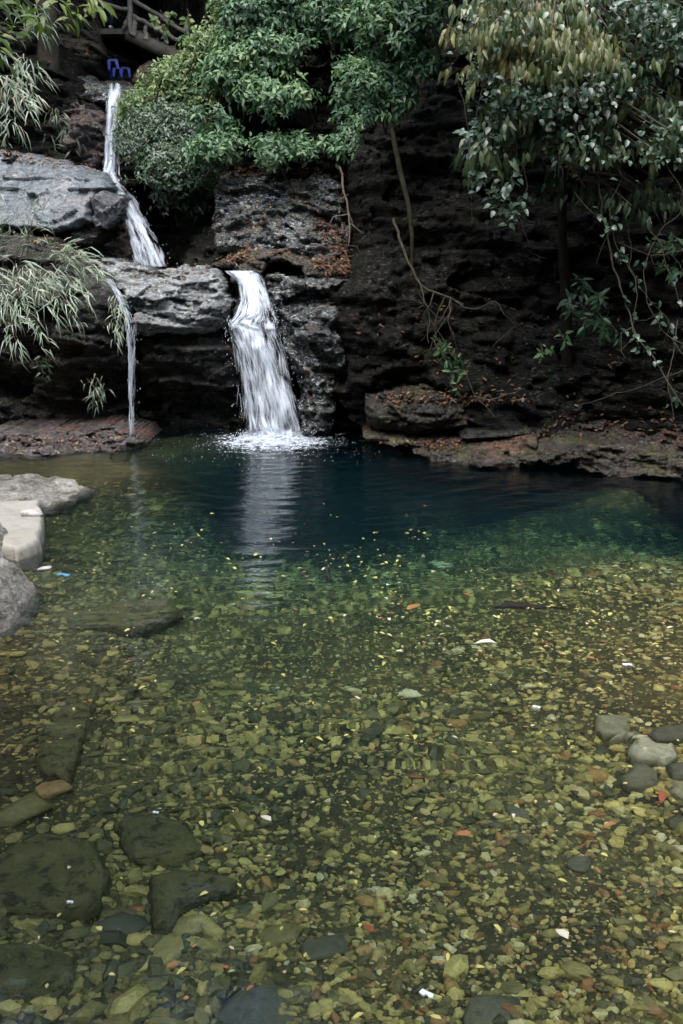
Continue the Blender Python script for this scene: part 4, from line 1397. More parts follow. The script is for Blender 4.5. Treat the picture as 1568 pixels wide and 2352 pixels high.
# ------------------------------------------------------------------ grasses on the left
def blades(lv, base, n, L, Wd, up, spread, tint, arch=.7, seg=3):
    """arching blades built from chained leaf shapes"""
    for i in range(n):
        b = base + RS.normal(0, .05, 3)
        d = unit(np.asarray(up, float) + RS.normal(0, spread, 3))
        l = L * RS.uniform(.5, 1.15)
        t = tint + RS.normal(0, .16)
        lv.add(b[None], d[None], (np.array((0, -.5, .8)) + RS.normal(0, .3, 3))[None], np.array([l]), np.array([Wd * RS.uniform(.7, 1.2)]), np.array([np.clip(t, 0, 1)]), 1.0 + arch * 2.5)


def reed_plant(name, stems, label, mat, tint=.45, L=.28, Wd=.024, nleaf=9, cat='grass', drop=.4, parent_group=None):
    lv = Leaves()
    st = MB()
    pts_all = []
    for (u0, v0, Y0, u1, v1, Y1) in stems:
        a, b = P(u0, v0, Y0), P(u1, v1, Y1)
        n = 7
        t = np.linspace(0, 1, n)
        pts = a + (b - a) * t[:, None] + np.array((0, -.1, .22))[None] * (4 * t * (1 - t))[:, None] * np.linalg.norm(b - a)
        st.tube(pts, np.linspace(.008, .003, n), 4)
        pts_all.append(a)
        for j in range(nleaf):
            f = .25 + .75 * (j + .5) / nleaf
            c = a + (b - a) * f + np.array((0, -.1, .22)) * (4 * f * (1 - f)) * np.linalg.norm(b - a)
            ax = unit(b - a)
            s = RS.choice([-1, 1])
            d = ax * .75 + np.array((s * RS.uniform(.2, .8), RS.uniform(-.6, .1), RS.uniform(-drop - .3, .25)))
            blades(lv, c, 2 if nleaf < 15 else 3, L, Wd, unit(d), .22, tint, .8)
        blades(lv, b, 4, L * 1.1, Wd, unit(b - a) + np.array((0, 0, -.25)), .35, tint, .8)
    root = empty(name, np.mean(pts_all, 0))
    lv.build('blades', mat, root)
    st.build('stem', M['twig'], root)
    return tag(root, label, cat, parent_group)


reed_plant('grass_clump', [(-40, 650, 14.2, 60, 690, 13.6), (-30, 690, 14.2, 120, 700, 13.5), (0, 660, 14.3, 130, 730, 13.5), (-20, 700, 14.2, 90, 760, 13.5), (10, 650, 14.3, 150, 690, 13.5), (60, 670, 14.3, 175, 740, 13.5),
                           (-30, 720, 14.2, 40, 790, 13.5), (40, 680, 14.3, 165, 710, 13.5), (-30, 670, 14.2, 30, 720, 13.4), (20, 700, 14.2, 110, 790, 13.5), (-30, 740, 14.2, 60, 740, 13.4), (80, 660, 14.4, 170, 670, 13.6),
                           (30, 640, 14.4, 110, 660, 13.6), (-30, 690, 14.2, 50, 800, 13.5)],
           'thick drooping clump of pale bamboo grass over the dark boulder', M['grassleaf'], .60, .245, .016, 11, drop=.6)
reed_plant('grass_clump', [(-20, 660, 14.6, 20, 500, 14.4), (10, 660, 14.6, 15, 540, 14.4), (40, 640, 14.6, 100, 520, 14.4), (60, 640, 14.6, 95, 480, 14.5), (-20, 620, 14.6, 5, 450, 14.4), (30, 650, 14.6, 60, 560, 14.4),
                           (80, 650, 14.6, 140, 570, 14.4)],
           'upright broad bladed green reeds at the left edge above the drooping grass', M['grassleaf'], .42, .26, .017, 6, drop=-.1)
reed_plant('grass_clump', [(110, 650, 14.8, 205, 600, 14.4), (120, 650, 14.8, 215, 640, 14.4), (130, 630, 14.8, 190, 580, 14.5), (150, 650, 14.8, 225, 625, 14.5), (110, 640, 14.8, 160, 600, 14.5), (140, 660, 14.7, 200, 680, 14.3)],
           'small pale grass tuft on the shoulder of the dark boulder', M['grassleaf'], .6, .30, .022, 9, drop=.3)
reed_plant('grass_clump', [(-30, 200, 18.9, 60, 240, 18.4), (0, 220, 18.9, 70, 260, 18.4), (20, 160, 19.3, 80, 225, 18.8), (0, 200, 19.0, 60, 225, 18.6), (10, 185, 19.1, 70, 215, 18.7), (-20, 180, 19.1, 40, 250, 18.6), (-10, 230, 18.9, 40, 300, 18.6), (-30, 140, 19.5, 60, 170, 19.0), (30, 140, 19.6, 100, 180, 19.2), (-20, 260, 19.0, 20, 330, 18.8)],
           'pale drooping grass on the slope in the upper left', M['grassleaf'], .66, .32, .026, 9, drop=.6)
reed_plant('grass_clump', [(60, 30, 20.3, 115, 60, 19.7), (30, 40, 20.3, 90, 80, 19.7)], 'spiky pale grass high on the slope behind the leaf sprays', M['grassleaf'], .5, .3, .026, 8, drop=.4)
reed_plant('grass_clump', [(130, 270, 19.2, 165, 330, 18.8), (120, 250, 19.2, 130, 320, 18.9), (110, 280, 19.2, 150, 300, 18.8), (140, 290, 19.0, 170, 310, 18.8), (100, 300, 19.0, 120, 350, 18.8)],
           'dark grass tuft left of the reddish boulder', M['grassleaf'], .15, .34, .03, 9, drop=.6)
reed_plant('grass_clump', [(262, 690, 14.45, 275, 720, 14.2), (265, 700, 14.45, 285, 715, 14.2), (270, 720, 14.4, 280, 760, 14.2), (262, 745, 14.4, 272, 780, 14.2)], 'small straw coloured tuft beside the thin trickle', M['grassleaf'], .7, .17, .016, 7, drop=.6)
reed_plant('grass_clump', [(200, 880, 14.5, 225, 910, 14.2), (215, 870, 14.5, 240, 900, 14.2), (230, 890, 14.5, 215, 930, 14.2)],
           'sparse dark grass low on the boulder face', M['grassleaf'], .25, .16, .016, 7, drop=.5)

# small leafy plants
def plant(stems, label, mat, tint, L, Wd, n=6, cat='plant', spray=5, rad=.008, group=None):
    lv = Leaves()
    st = MB()
    bs = []
    for (u0, v0, u1, v1, Y) in stems:
        a, b = P(u0, v0, Y + .15), P(u1, v1, Y - .1)
        t = np.linspace(0, 1, 6)
        pts = a + (b - a) * t[:, None] + RS.normal(0, .02, (6, 3))
        st.tube(pts, np.linspace(rad, .003, 6), 4)
        bs.append(a)
        for j in range(n):
            f = .3 + .7 * (j + .5) / n
            c = a + (b - a) * f + RS.normal(0, .03, 3)
            whorls(lv, c[None], unit(b - a)[None] + np.array([[0, -.3, .2]]), spray, L, Wd, np.array([tint + RS.normal(0, .1)]), .8, .45)
    root = empty('plant', np.mean(bs, 0))
    lv.build('foliage', mat, root)
    st.build('stem', M['vine'], root)
    return tag(root, label, cat, group)


plant([(1000, 760, 1030, 840, 13.6), (1010, 780, 1050, 830, 13.6), (990, 770, 1020, 810, 13.6), (1030, 850, 1045, 890, 13.5), (1020, 850, 1065, 865, 13.5)], 'small drooping green plant low on the dark cliff face', M['leafB'], .75, .13, .036, 3)
plant([(1340, 700, 1390, 760, 12.6), (1330, 690, 1350, 750, 12.6), (1350, 700, 1425, 770, 12.5), (1340, 690, 1330, 640, 12.7), (1350, 690, 1380, 680, 12.6), (1330, 700, 1300, 690, 12.7)], 'bushy fern like plant in the shade of the right cliff', M['leafB'], .4, .15, .042, 5)
plant([(1240, 800, 1262, 800, 12.9), (1280, 780, 1300, 775, 12.8), (1240, 790, 1250, 815, 12.9)], 'tiny bright green seedling below the shaded fern', M['leafB'], .9, .10, .036, 2)
plant([(1480, 540, 1540, 600, 12.2), (1500, 560, 1568, 560, 12.2), (1490, 590, 1560, 640, 12.1), (1540, 540, 1600, 600, 12.1)], 'green bush behind the hanging vines at the right edge', M['leafB'], .6, .11, .045, 6)
plant([(800, 350, 825, 345, 16.4), (820, 330, 840, 360, 16.3)], 'little leafy sprig at the top corner of the leafy rock face', M['leafB'], .75, .12, .04, 3)
plant([(100, 800, 110, 850, 14.2), (85, 830, 100, 870, 14.2)], 'small dark weed hanging below the bamboo grass', M['leafC'], .7, .10, .024, 3)
plant([(370, 20, 378, 90, 20.5), (376, 60, 395, 30, 20.5), (360, 60, 345, 40, 20.5), (430, 20, 432, 60, 20.2)], 'thin leafy sapling in front of the stair railing', M['leafA'], .8, .14, .07, 5, spray=3)

# ------------------------------------------------------------------ vines and roots
def vine(pts, label, r=.014, leaves=0, cat='vine', name='vine', mat=None, group=None, branches=0):
    p = np.array([P(*a) for a in pts])
    n = 40
    t = np.linspace(0, len(p) - 1, n)
    i = np.clip(t.astype(int), 0, len(p) - 2)
    f = (t - i)[:, None]
    pm, p0, p1, p2 = p[np.maximum(i - 1, 0)], p[i], p[i + 1], p[np.minimum(i + 2, len(p) - 1)]
    q_ = .5 * (2 * p0 + (p1 - pm) * f + (2 * pm - 5 * p0 + 4 * p1 - p2) * f ** 2 + (3 * p0 - pm - 3 * p1 + p2) * f ** 3)
    q_ = q_ + fbm(q_[:, 0:1] * 3, q_[:, 2:3] * 3, np.array([[0., 5, 9]]), 3, rnd.randint(0, 99)) * .07
    mb = MB()
    r *= .72
    mb.tube(q_, np.linspace(r, r * .5, n), 5)
    for b in range(branches):
        k = RS.randint(8, n - 4)
        e = q_[k] + np.array((RS.uniform(-.4, .4), RS.uniform(-.2, .1), RS.uniform(-.5, -.1)))
        m_ = (q_[k] + e) / 2 + RS.normal(0, .06, 3)
        mb.tube([q_[k], m_, e, e + RS.normal(0, .05, 3)], [r * .55, r * .45, r * .35, r * .2], 4)
    if leaves:
        root = empty(name, q_[-1])
        mb.build('stem', mat or M['vine'], root)
        lv = Leaves()
        for j in range(leaves):
            c = q_[RS.randint(4, n)]
            m = 3
            lv.add(np.repeat(c[None], m, 0) + RS.normal(0, .03, (m, 3)), RS.normal(0, .7, (m, 3)) + (0, -.2, -.4), np.array((0, -.7, .7)) + RS.normal(0, .3, (m, 3)), .10 * RS.uniform(.6, 1.1, m),
                   .055 * RS.uniform(.8, 1.1, m), np.clip(.65 + RS.normal(0, .12, m), 0, 1))
        lv.build('leaves', M['leafR'], root)
    else:
        root = mb.build(name, mat or M['vine'])
    return tag(root, label, cat, group)


vine([(1380, 420, 11.9), (1395, 560, 11.8), (1420, 640, 11.7), (1450, 730, 11.7), (1500, 830, 11.6), (1590, 960, 11.4)], 'long tan vine slanting down to the right edge of the picture', .019, 6, branches=2)
vine([(1430, 400, 12.0), (1400, 480, 11.8), (1420, 570, 11.8), (1460, 650, 11.7), (1450, 740, 11.7), (1465, 790, 11.6)], 'curling vine with pale round leaves right of the slanting vine', .012, 10, branches=2)
vine([(1500, 400, 12.0), (1490, 520, 11.8), (1540, 640, 11.7), (1590, 720, 11.7)], 'slim vine crossing the green bush on the right', .012, 5, branches=2)
vine([(1540, 380, 12.0), (1568, 480, 11.8), (1500, 560, 11.8), (1480, 650, 11.7), (1530, 760, 11.7), (1568, 800, 11.6)], 'loosely looping vine at the far right', .013, 5, branches=3)
vine([(1410, 430, 12.2), (1440, 520, 12.1), (1450, 620, 12.0), (1520, 720, 11.9), (1545, 760, 11.9)], 'thin brown vine tangled between the larger vines', .009, 3, branches=2)
vine([(1590, 560, 11.8), (1520, 590, 11.7), (1460, 580, 11.8), (1420, 560, 11.9)], 'twig running sideways through the hanging vines', .009, 0)
vine([(1560, 740, 11.7), (1540, 840, 11.6), (1535, 900, 11.6), (1550, 960, 11.5)], 'short vine hanging over the far right outcrop', .011, 2)
vine([(1568, 850, 11.6), (1480, 890, 11.8), (1390, 915, 12.0), (1330, 930, 12.2)], 'thin dry twig lying along the right ledge', .008, 0)
vine([(900, 500, 14.4), (950, 620, 14.0), (980, 660, 13.9), (1030, 680, 13.8), (1060, 700, 13.7)], 'gnarled root running down from the slender tree', .03, 0, 'root', 'root', M['bark'], branches=4)
vine([(960, 640, 13.9), (975, 690, 13.8), (990, 740, 13.75), (985, 790, 13.7)], 'pale dangling root below the slender tree, left one', .015, 0, 'root', 'root', M['vine'], branches=3)
vine([(1035, 680, 13.7), (1030, 730, 13.6), (1045, 780, 13.6)], 'pale dangling root below the slender tree, right one', .014, 0, 'root', 'root', M['vine'], branches=3)
vine([(1050, 690, 13.6), (1090, 710, 13.5), (1130, 690, 13.5), (1160, 720, 13.4), (1200, 760, 13.4)], 'thin root looping across the dark cliff', .012, 0, 'root', 'root', M['vine'], branches=2)
vine([(1000, 800, 13.6), (1060, 860, 13.5), (1100, 920, 13.3), (1130, 960, 13.1)], 'straight thin twig slanting down behind the square block', .009, 0, 'twig', 'twig', M['vine'])
vine([(1090, 912, 13.0), (1140, 918, 12.9), (1175, 905, 12.9), (1200, 895, 12.9)], 'crooked dead twig lying on the square block', .013, 0, 'twig', 'twig', M['vine'])
vine([(1060, 190, 12.6), (1075, 300, 12.5), (1090, 420, 12.4), (1085, 520, 12.4)], 'hair thin vine hanging free left of the overhanging tree', .006, 2)
vine([(1190, 420, 11.6), (1215, 330, 11.7), (1160, 280, 11.7), (1150, 330, 11.6)], 'thin loop of vine under the overhanging tree', .007, 0)
vine([(1185, 490, 11.5), (1210, 560, 11.6), (1215, 580, 11.7), (1260, 590, 11.8)], 'wispy vine tail in front of the dark cliff', .006, 0)
vine([(775, 380, 16.6), (790, 430, 16.4), (795, 500, 16.2), (800, 560, 16.0)], 'bundle of hanging rootlets at the corner of the leafy rock face', .03, 0, 'root', 'root', M['twig'], branches=6)

# ------------------------------------------------------------------ leaf litter
dg = bpy.context.evaluated_depsgraph_get()
bpy.context.view_layer.update()
dg.update()


def drop(u, v):
    """first rock surface seen at u, v"""
    a, b = ray(u, v)
    d = Vector((a, 1, b)).normalized()
    e = Vector((0, 0, EYE)) + d * 9.5
    for _ in range(6):
        hit, loc, nrm, _i, ob, _m = sc.ray_cast(dg, e, d)
        if not hit:
            return None
        if ob.name.split('.')[0] in ('boulder', 'cliff'):
            return np.array(loc), np.array(nrm)
        e = loc + d * .02
    return None


def litter(polys, name, label, L=.085, mat='litter', tint=.5, tv=.2):
    lv = Leaves()
    for poly, n in polys:
        for (u, v) in poly_points(poly, int(n * 1.8)):
            h = drop(u, v)
            if h is None:
                continue
            p, nr = h
            nr = nr if nr[1] < 0 else -nr
            if nr[2] < .35 and RS.rand() < .8:
                continue
            nn = unit(nr + np.array((0, 0, .7)) + RS.normal(0, .35, 3))
            d = unit(np.cross(nn, RS.normal(0, 1, 3)))
            lv.add((p + nr * .02 + (0, 0, .01))[None], d[None], nn[None], np.array([L * RS.uniform(.5, 1.2)]), np.array([L * .42 * RS.uniform(.7, 1.2)]), np.array([np.clip(tint + RS.normal(0, tv), 0, 1)]), 1.2)
    o = lv.build(name, M[mat])
    return tag(o, label, 'leaf litter', kind='stuff')


litter([([(715, 505), (790, 500), (795, 540), (750, 560), (720, 540)], 130), ([(760, 540), (806, 560), (806, 630), (740, 630), (712, 600), (770, 590)], 300),
        ([(540, 385), (650, 375), (760, 378), (700, 410), (560, 410)], 200), ([(490, 600), (560, 565), (600, 565), (540, 610)], 90), ([(500, 420), (800, 420), (800, 600), (500, 600)], 170)],
       'leaf_litter', 'drift of red brown dead leaves on the layered rock face')
litter([([(860, 905), (1230, 896), (1220, 930), (870, 935)], 170), ([(860, 1018), (1060, 1012), (1060, 1040), (900, 1036)], 80), ([(1240, 960), (1568, 935), (1568, 1000), (1250, 1010)], 90),
        ([(820, 640), (1200, 640), (1240, 900), (830, 900)], 90), ([(1240, 700), (1560, 760), (1560, 950), (1240, 950)], 45)], 'leaf_litter', 'dead leaves scattered on the right ledges and cliff foot', .08)
litter([([(0, 345), (230, 380), (250, 400), (0, 370)], 120), ([(0, 530), (190, 560), (200, 600), (60, 560)], 90), ([(210, 600), (480, 604), (480, 640), (260, 640)], 60), ([(20, 1000), (310, 1000), (250, 1040), (0, 1050)], 60)],
       'leaf_litter', 'yellowed leaves caught along the slab edge and left ledges', .07, 'litter', .85, .12)

# ------------------------------------------------------------------ floating leaves
M['fl_yellow'] = simple_mat('yellow_leaf', (.42, .38, .11), .5, .2, 30, .1)
M['fl_brown'] = simple_mat('brown_leaf', (.26, .12, .04), .5, .3, 30, .1)
M['fl_pale'] = simple_mat('pale_dry_leaf', (.5, .46, .36), .5, .15, 30, .1)
M['fl_red'] = simple_mat('red_leaf', (.20, .045, .018), .5, .3, 30, .1)


def leaf_mesh(name, w, mat, curl):
    lv = LT.copy()
    V = np.stack([lv[:, 0] - .5, lv[:, 1] * w, lv[:, 2] * curl + LFOLD * w + .03], 1)
    bot = V - np.array((0, 0, .012))
    F4 = np.vstack([LF4, LF4[:, ::-1] + 8])
    F3 = np.vstack([LF3, LF3[:, ::-1] + 8])
    return mesh_np(name, np.vstack([V, bot]), [F4, F3], mat)


FLM = {k: [leaf_mesh('leaf', w, M[k], c) for w, c in ((.42, .4), (.55, .7), (.34, 1.0))] for k in ('fl_yellow', 'fl_brown', 'fl_pale', 'fl_red')}


def float_leaf(u, v, L, kind, label, group=None):
    p = W(u, v, 0)
    o = bpy.data.objects.new('leaf', rnd.choice(FLM[kind]))
    o.scale = (L, L, L)
    o.rotation_euler = (rnd.gauss(0, .05), rnd.gauss(0, .05), rnd.uniform(0, 6.3))
    o.location = (p[0], p[1], float(wave(p[0], p[1])) + .002)
    col.objects.link(o)
    return tag(o, label, 'leaf', group)


def leaf_spots(n):
    out = []
    while len(out) < n:
        r = rnd.random()
        if r < .52:
            u, v = rnd.uniform(850, 1580), rnd.gauss(1390, 60)
        elif r < .76:
            u, v = rnd.uniform(120, 1000), rnd.gauss(1280, 75)
        elif r < .95:
            u, v = rnd.uniform(120, 1568), rnd.uniform(1400, 1720)
        else:
            u, v = rnd.uniform(20, 1560), rnd.uniform(1700, 2330)
        if v < 1150 or (u > 1200 and v < 1300) or (u < 110 and v < 1480):
            continue
        if vnoise(u / 60., v / 30., 0, 91) < -.25 and v < 1700:
            continue
        out.append((u, v))
    return out


for (u, v) in leaf_spots(205):
    float_leaf(u, v, rnd.uniform(.026, .058) * (1 if v < 1700 else .75), 'fl_yellow', 'small yellow leaf floating on the clear pool', 'yellow leaves floating on the pool')
for (u, v) in leaf_spots(42):
    float_leaf(u, v, rnd.uniform(.03, .065) * (1 if v < 1700 else .8), 'fl_brown', 'small orange brown leaf floating on the clear pool', 'brown leaves floating on the pool')
for (u, v) in leaf_spots(36):
    float_leaf(u, v, rnd.uniform(.03, .06) * (1 if v < 1700 else .7), 'fl_pale', 'small bleached pale leaf floating on the clear pool', 'pale leaves floating on the pool')
lv = Leaves()
for (u, v) in leaf_spots(420):
    p = W(u, v, 0)
    z = float(wave(p[0], p[1])) + .004
    lv.add(np.array([[p[0], p[1], z]]), RS.normal(0, 1, (1, 3)) * (1, 1, .03), np.array([[0, 0, 1.]]) + RS.normal(0, .1, (1, 3)), np.array([rnd.uniform(.014, .034)]), np.array([rnd.uniform(.008, .017)]), np.array([rnd.random()]), .3)
M['fl_mix'] = leaf_mat('tiny_floating_leaf', [(0, (.36, .33, .10)), (.6, (.50, .45, .14)), (.8, (.55, .5, .34)), (.9, (.4, .2, .07)), (1, (.3, .08, .03))], .5, .1, .4)
tag(lv.build('leaf_flecks', M['fl_mix']), 'scatter of tiny yellow leaf flecks drifting on the pool', 'leaf litter', kind='stuff')
for a in [(1062, 1917, .085, 'fl_brown', 'long orange leaf floating in the middle of the gravel shallows'), (845, 2132, .055, 'fl_red', 'rust red leaf floating left of the lower middle'),
          (1400, 1895, .085, 'fl_brown', 'narrow reddish leaf floating near the right edge below the stone heap'), (1290, 2145, .075, 'fl_pale', 'pale folded leaf beside a brown one near the lower right'),
          (1143, 2132, .05, 'fl_yellow', 'clear yellow leaf alone on the lower right gravel'), (610, 1880, .08, 'fl_pale', 'whitish oval leaf floating above the triangular slab'),
          (395, 2218, .05, 'fl_brown', 'orange leaf paired with a yellow one below the triangular slab'), (416, 2230, .05, 'fl_yellow', 'yellow green leaf paired with an orange one below the triangular slab'),
          (1520, 1833, .10, 'fl_red', 'long red brown leaf at the right edge below the stone heap'), (820, 2334, .05, 'fl_yellow', 'yellow leaf at the very bottom edge'),
          (1000, 2337, .045, 'fl_yellow', 'yellow brown leaf at the bottom edge right of the white scrap'), (227, 2133, .04, 'fl_yellow', 'pale yellow leaf on the dark water left of the triangular slab'),
          (1113, 1478, .16, 'fl_pale', 'large pinkish crumpled leaf floating among the yellow leaves'), (950, 1395, .15, 'fl_brown', 'long tan leaf lying on the water at the edge of the deep part')]:
    float_leaf(a[0], a[1], a[2], a[3], a[4])

# scraps and a twig in the water
M['plastic'] = simple_mat('white_plastic', (.55, .60, .68), .35, .05, 10, .05)
M['blue_scrap'] = simple_mat('blue_plastic', (.09, .22, .36), .4, .1, 10, .05)


def scrap(u, v, s, mat, label, seed, z=.004):
    r = random.Random(seed)
    shape = [(-.5, -.05), (-.40, .33), (.0, .25), (.5, .22), (.52, -.18), (.28, -.24), (.2, -.08), (-.02, -.05), (-.1, -.22)]
    p = W(u, v, z)
    bm = bmesh.new()
    vs = [bm.verts.new((x * s, y * s, r.uniform(0, .04) * s)) for x, y in shape]
    f = bm.faces.new(vs)
    ex = bmesh.ops.extrude_face_region(bm, geom=[f])
    for g_ in ex['geom']:
        if isinstance(g_, bmesh.types.BMVert):
            g_.co.z += .006
    bmesh.ops.recalc_face_normals(bm, faces=bm.faces[:])
    me = bpy.data.meshes.new('plastic_scrap')
    bm.to_mesh(me)
    bm.free()
    me.materials.append(mat)
    o = bpy.data.objects.new('plastic_scrap', me)
    o.location = (p[0], p[1], z + float(wave(p[0], p[1])))
    o.rotation_euler = (0, 0, r.uniform(-.5, .2))
    col.objects.link(o)
    return tag(o, label, 'litter')


scrap(978, 2285, .05, M['plastic'], 'torn white plastic scrap with a notch near the bottom edge', 1)
scrap(357, 1868, .028, M['plastic'], 'small white scrap glinting on the dark left shallows', 2)
scrap(1231, 1625, .045, M['plastic'], 'white folded scrap on the gravel left of the stone heap', 3)
scrap(143, 1322, .12, M['blue_scrap'], 'blue plastic scrap near the rounded boulder', 4)
scrap(160, 2074, .025, M['plastic'], 'bluish white shred at the edge of the broad dark slab', 5)
scrap(1440, 1528, .06, M['plastic'], 'pale blue white scrap in the shallows near the right edge', 6)
mb = MB()
a = W(754, 1355, -.10)
mb.tube([a, a + (.01, 0, .08), a + (-.012, 0, .16), a + (-.005, .01, .21)], [.010, .011, .008, .004], 5)
tag(mb.build('twig', M['twig_dark']), 'short black twig sticking up from the deep part of the pool', 'twig')
M['soaked'] = simple_mat('soaked_wood', (.008, .007, .005), .6, .3, 30, .5, .2)
p = W(1205, 1402, -.03)
mb = MB()
mb.tube([p + (-.22, 0, 0), p + (-.12, .03, .02), p + (-.02, .01, .022), p + (.08, -.01, .015), p + (.2, .0, .015), p + (.32, -.04, .0)], [.02, .045, .04, .03, .016, .006], 7)
tag(mb.build('driftwood', M['soaked']), 'black soaked driftwood piece among the yellow leaves', 'driftwood')

# ------------------------------------------------------------------ falling water
def water_white(name, streak=False):
    m, nt = new_mat(name)
    g = NT(nt)
    b = g.n('ShaderNodeBsdfPrincipled', Roughness=.35)
    b.inputs['Base Color'].default_value = (.65, .72, .80, 1)
    b.inputs['Specular IOR Level'].default_value = .4
    t = g.n('ShaderNodeBsdfTranslucent')
    t.inputs['Color'].default_value = (.65, .72, .80, 1)
    mx = g.n('ShaderNodeMixShader', Fac=.35)
    g.l(b.outputs[0], mx.inputs[1])
    g.l(t.outputs[0], mx.inputs[2])
    sh = mx.outputs[0]
    if streak is None:
        tr = g.n('ShaderNodeBsdfTransparent')
        m2 = g.n('ShaderNodeMixShader', Fac=.5)
        g.l(tr.outputs[0], m2.inputs[1])
        g.l(sh, m2.inputs[2])
        sh = m2.outputs[0]
    if streak:
        a1 = g.n('ShaderNodeAttribute', attribute_name='fu')
        a2 = g.n('ShaderNodeAttribute', attribute_name='fv')
        cb = g.n('ShaderNodeCombineXYZ')
        g.l(a1.outputs['Fac'], cb.inputs[0])
        g.l(a2.outputs['Fac'], cb.inputs[1])
        n1 = g.noise(cb.outputs[0], 1.0, 5, .6, .3)
        ed = g.n('ShaderNodeAttribute', attribute_name='edge')
        f = g.math('ADD', n1, ed.outputs['Fac'])
        al = g.ramp(f, [(.42, 0.), (.72, .92)])
        tr = g.n('ShaderNodeBsdfTransparent')
        m2 = g.n('ShaderNodeMixShader')
        g.l(al, m2.inputs[0])
        g.l(tr.outputs[0], m2.inputs[1])
        g.l(sh, m2.inputs[2])
        sh = m2.outputs[0]
    out = g.n('ShaderNodeOutputMaterial')
    g.l(sh, out.inputs['Surface'])
    return m


M['white'] = water_white('white_water')
M['strandw'] = water_white('water_strand', None)
M['sheetw'] = water_white('water_sheet', True)
OCT = np.array([(1, 0, 0), (-1, 0, 0), (0, 1, 0), (0, -1, 0), (0, 0, 1), (0, 0, -1)], float)
OCF = np.array([(0, 2, 4), (2, 1, 4), (1, 3, 4), (3, 0, 4), (2, 0, 5), (1, 2, 5), (3, 1, 5), (0, 3, 5)])


